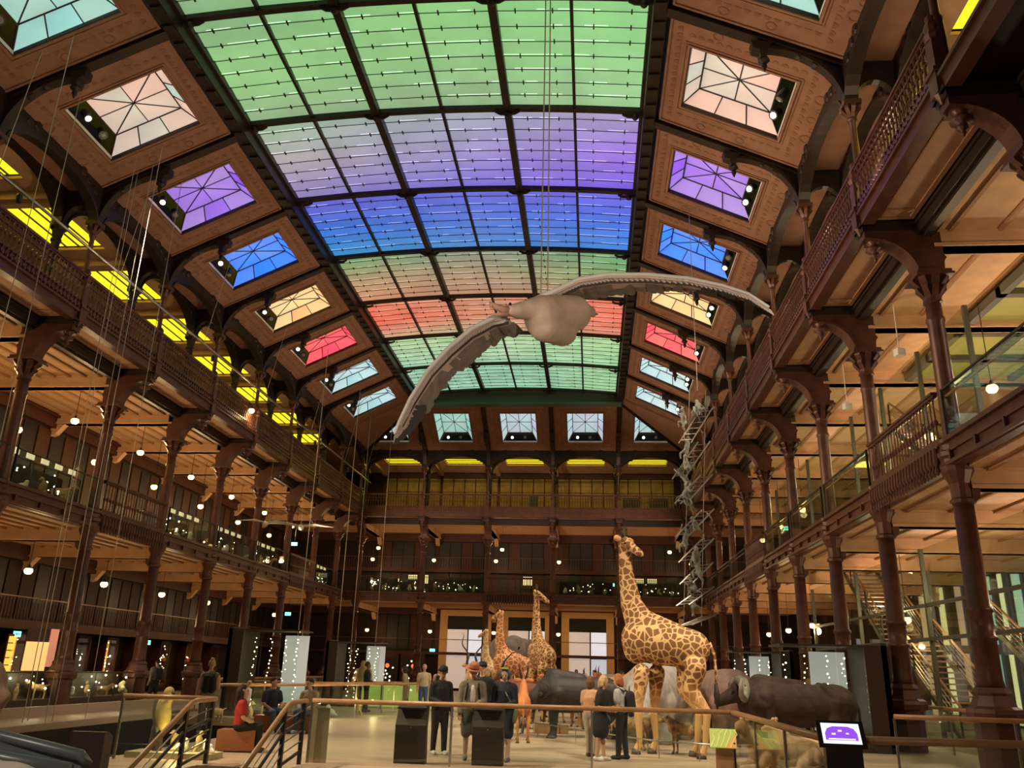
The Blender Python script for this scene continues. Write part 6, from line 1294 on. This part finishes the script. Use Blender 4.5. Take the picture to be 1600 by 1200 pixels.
for i, (x, y, k, a) in enumerate(mk):
    p = on(x, y, Y=LY-.25); tm = thing('climbing_monkey', 'grey monkey mount on the zigzag hanging ladder, %s from its top' % ORDN[i], 'monkey', p, radians(a), 'monkeys on the hanging ladder', (.82,)*3); tm.rotation_euler = (random.uniform(-.5, .5), random.uniform(-.4, .4), radians(a))
    o = obj('body', MON[k], tm)
    m = MB(); [m.sphere(((.165 if k == 0 else .15), s*.035, .6 if k == 0 else .56), .016, 6, 4) for s in (-1, 1)]; obj('eyes', m.mesh('eyes', 'eye', True), tm)
# support cables of the left side mounts and the long lighting pipe
m = MB(); m.tube([(-16.15, 13, 14.2), (-16.15, 58.8, 14.35)], .05, 8); t = thing('lighting_pipe', 'long grey pipe hung above the top gallery rail, cabinet side', 'pipe'); obj('pipe', m.mesh('pipe', 'steel', True), t)
for y in (18.2, 24.5, 31, 38, 45, 52, 57):
    m = MB(); m.tube([(-16.15, y, 14.25), (-15.2, y-.6, 17.9)], .012, 5); obj('hanger', m.mesh('hanger', 'wire'), t)
    m = MB(); m.lathe([(.07, 13.85), (.09, 14.05), (.06, 14.12)], 8, (-16.15, y+1)); obj('clamp', m.mesh('clamp', 'black'), t)
CAB = [(118, 45, -14.3), (247, 265, -14.3), (60, 430, -15.2), (150, 560, -15.2), (157, 560, -15.4), (265, 390, -14.6), (175, 590, -14.8), (505, 620, -14.4), (560, 640, -14.4), (610, 700, -14.2), (575, 700, -15.0)]
for (x, y, X) in CAB:
    p = on(x, y, X=X); zr = 16.86+(12.0-abs(X-XC))/4.77*2.27
    m = MB(); m.tube([(X, p.y, 0), (X, p.y, zr)], .011 if p.y < 40 else .02, 5); tag(obj('suspension_cable', m.mesh('suspension_cable', 'wire')), 'thin steel cable running up to the roof on the cabinet side', 'cable', 'thin cables on the cabinet side')
# white sea birds hanging in front of the far cabinet side galleries
for (x, y, X, s, lb) in ((415, 818, -16.9, 1.1, 'small white gull hanging before the globe lamps, cabinet side'), (470, 825, -16.6, 1.6, 'larger white gull with straight wings hanging farther along, cabinet side')):
    p = on(x, y, X=X); t = thing('hanging_gull', lb, 'bird', p, .3, None, (s,)*3)
    obj('body', organic('gull_body', [('e', (0, 0, 0), (.1, .3, .09)), ('c', (0, -.3, .03), .06, (0, -.38, .04), .05), ('c', (0, .25, 0), .06, (0, .45, 0), .03)], 'white', .025, 2), t)
    for sg in (-1, 1): m = MB(); m.slab([(0, -.12, .05), (sg*.5, -.16, .14), (sg*1.15, .0, .08), (sg*.6, .1, .1), (0, .14, .05)], (0, 0, .02)); obj('wing', m.mesh('wing', 'white'), t)
    m = MB(); m.tube([(0, 0, .05), (0, 0, (12.12-p.z)/s)], .006, 4); obj('cable', m.mesh('cable', 'wire'), t)
# giraffe head and neck mount on the top gallery, cabinet side, with a warm lamp
p = on(402, 622, X=-17.7); t = thing('giraffe_bust', 'giraffe neck mount leaning out over the top gallery rail, cabinet side', 'giraffe', (p.x, p.y, 12.66), radians(-10))
obj('neck', organic('giraffe_bust', chain([(-1.1, 0, 0, .3), (-.8, 0, .6, .24), (-.3, 0, 1.0, .2), (.3, 0, 1.1, .16), (.6, 0, 1.02, .15)])+[('c', (.6, 0, 1.02), .14, (.95, 0, .78), .08)], 'giraffe hide', .03, 2), t)
for s in (-1, 1): m = MB(); m.tube([(.55, s*.06, 1.14), (.5, s*.08, 1.32)], .03, 6); obj('ossicone', m.mesh('ossicone', 'hair_dk'), t); m = MB(); m.sphere((0, 0, 0), 1, 8, 5, (.05, .12, .06)); obj('ear', m.mesh('ear', 'giraffe hide', True), t, (.48, s*.22, 1.12))
lp = on(393, 641, X=-16.5); lamp(lp.x, lp.y, lp.z, lp.z+2.3, 'bright orange lamp glowing beside the giraffe neck mount', 'gallery edge lamp', 60)
# ------------------------------------------------------------------ lamps
for k in range(1, 9):
    y = YK[k]
    lamp(XL-2.0, y+.9, 10.45, 11.9, 'upper globe lamp of the middle gallery, cabinet side, '+bayname('left', k), 'upper globe lamps, middle gallery cabinet side', 95)
    lamp(XL-2.7, y-1.2, 9.5, 11.9, 'lower globe lamp, middle gallery, cabinet side, '+bayname('left', k), 'lower globe lamps, middle gallery cabinet side', 95)
    lamp(XL-2.4, y+.6, 4.65, 6.08, 'globe lamp, ground gallery, cabinet side, '+bayname('left', k), 'globe lamps, ground gallery cabinet side', 70)
    if k > 4:
        for z, zt, nm in ((9.4, 11.9, 'middle'), (4.0, 6.08, 'ground')): lamp(XR+2.2, y+2.5, z, zt, 'globe lamp of the %s gallery, staircase side, %s' % (nm, bayname('right', min(k, 8))), 'globe lamps, %s gallery staircase side' % nm, 90)
for i, x in enumerate(FXK):
    for z, zt, nm in ((9.4, 11.9, 'middle'), (4.2, 6.08, 'ground')): lamp(x+.35, FARY+2.4, z, zt, 'globe lamp of the %s end gallery by the column %s' % (nm, colname('far', i)), 'globe lamps, %s end gallery' % nm, 75)
for x in (-16.0, -6.6, 5.7): lamp(x, FARY+1.2, 10.1, 11.9, 'higher glowing globe lamp of the middle end gallery', 'higher globe lamps, end gallery', 60)
# light entering by the yellow rooflights
for run, pts in (('left', YK), ('right', YK), ('far', FXK)):
    for a, b in zip(pts[:-1], pts[1:]):
        R = RUNS[run]; M = Matrix.Translation(Vector(R['pos']((a+b)/2))) @ Matrix.Rotation(R['rz'], 4, 'Z'); p = M @ Vector((0, 2.05, 16.9))
        l = light('rooflight_glow', 'AREA', p, 70 if run == 'far' else 45, (1, .80, .12)); l.data.shape = 'RECTANGLE'; l.data.size = 2.8; l.data.size_y = 2.0; l.rotation_euler = (0, 0, R['rz'])
# added fill spots and points without fixtures, washing the balconies, soffits and the roof
for k in range(0, 8):
    y = YK[k]
    light('gallery_fill', 'POINT', (XR-.5, y+2.5, 14.2), 70, (1, .74, .42), .15); light('gallery_fill', 'POINT', (XL+.5, y+2.5, 14.2), 12, (1, .7, .3), .15)  # points added to lift the top gallery soffits, no lamps there
    light('balcony_fill', 'SPOT', (XL+.6, y+2.5, 8.3), 5000 if k < 3 else 2600, (1, .74, .52), .12, (XR-1.4, y+3.5, 12.6), 50, .9)  # invented spots brightening the balcony across the nave
    light('balcony_fill', 'SPOT', (XR-.6, y+2.5, 8.3), 500, (1, .72, .48), .12, (XL+1.4, y+3.5, 13.2), 50, .9)
    light('roof_fill', 'SPOT', (XC+(3 if k % 2 else -3), y, 7.8), 700, (1, .78, .55), .12, (XC+(9 if k % 2 else -9), y+1, 18), 75, .9)  # added in the open nave to fill the undersides of the coffers
for k in range(0, 6): light('staircase_fill', 'POINT', (XR+3.6, YK[k]+2.4, 9.0), 190, (1, .76, .50), .2); light('staircase_fill', 'POINT', (XR+3.6, YK[k]+2.4, 4.4), 150, (1, .74, .50), .2)  # added points that brighten the dim staircase side
for x in (-12, -5, 2): light('balcony_fill', 'SPOT', (x, 44, 8.2), 3200, (1, .70, .50), .12, (x, 59.5, 12.9), 34, .9)  # mid-air fill added to brighten the far balustrade
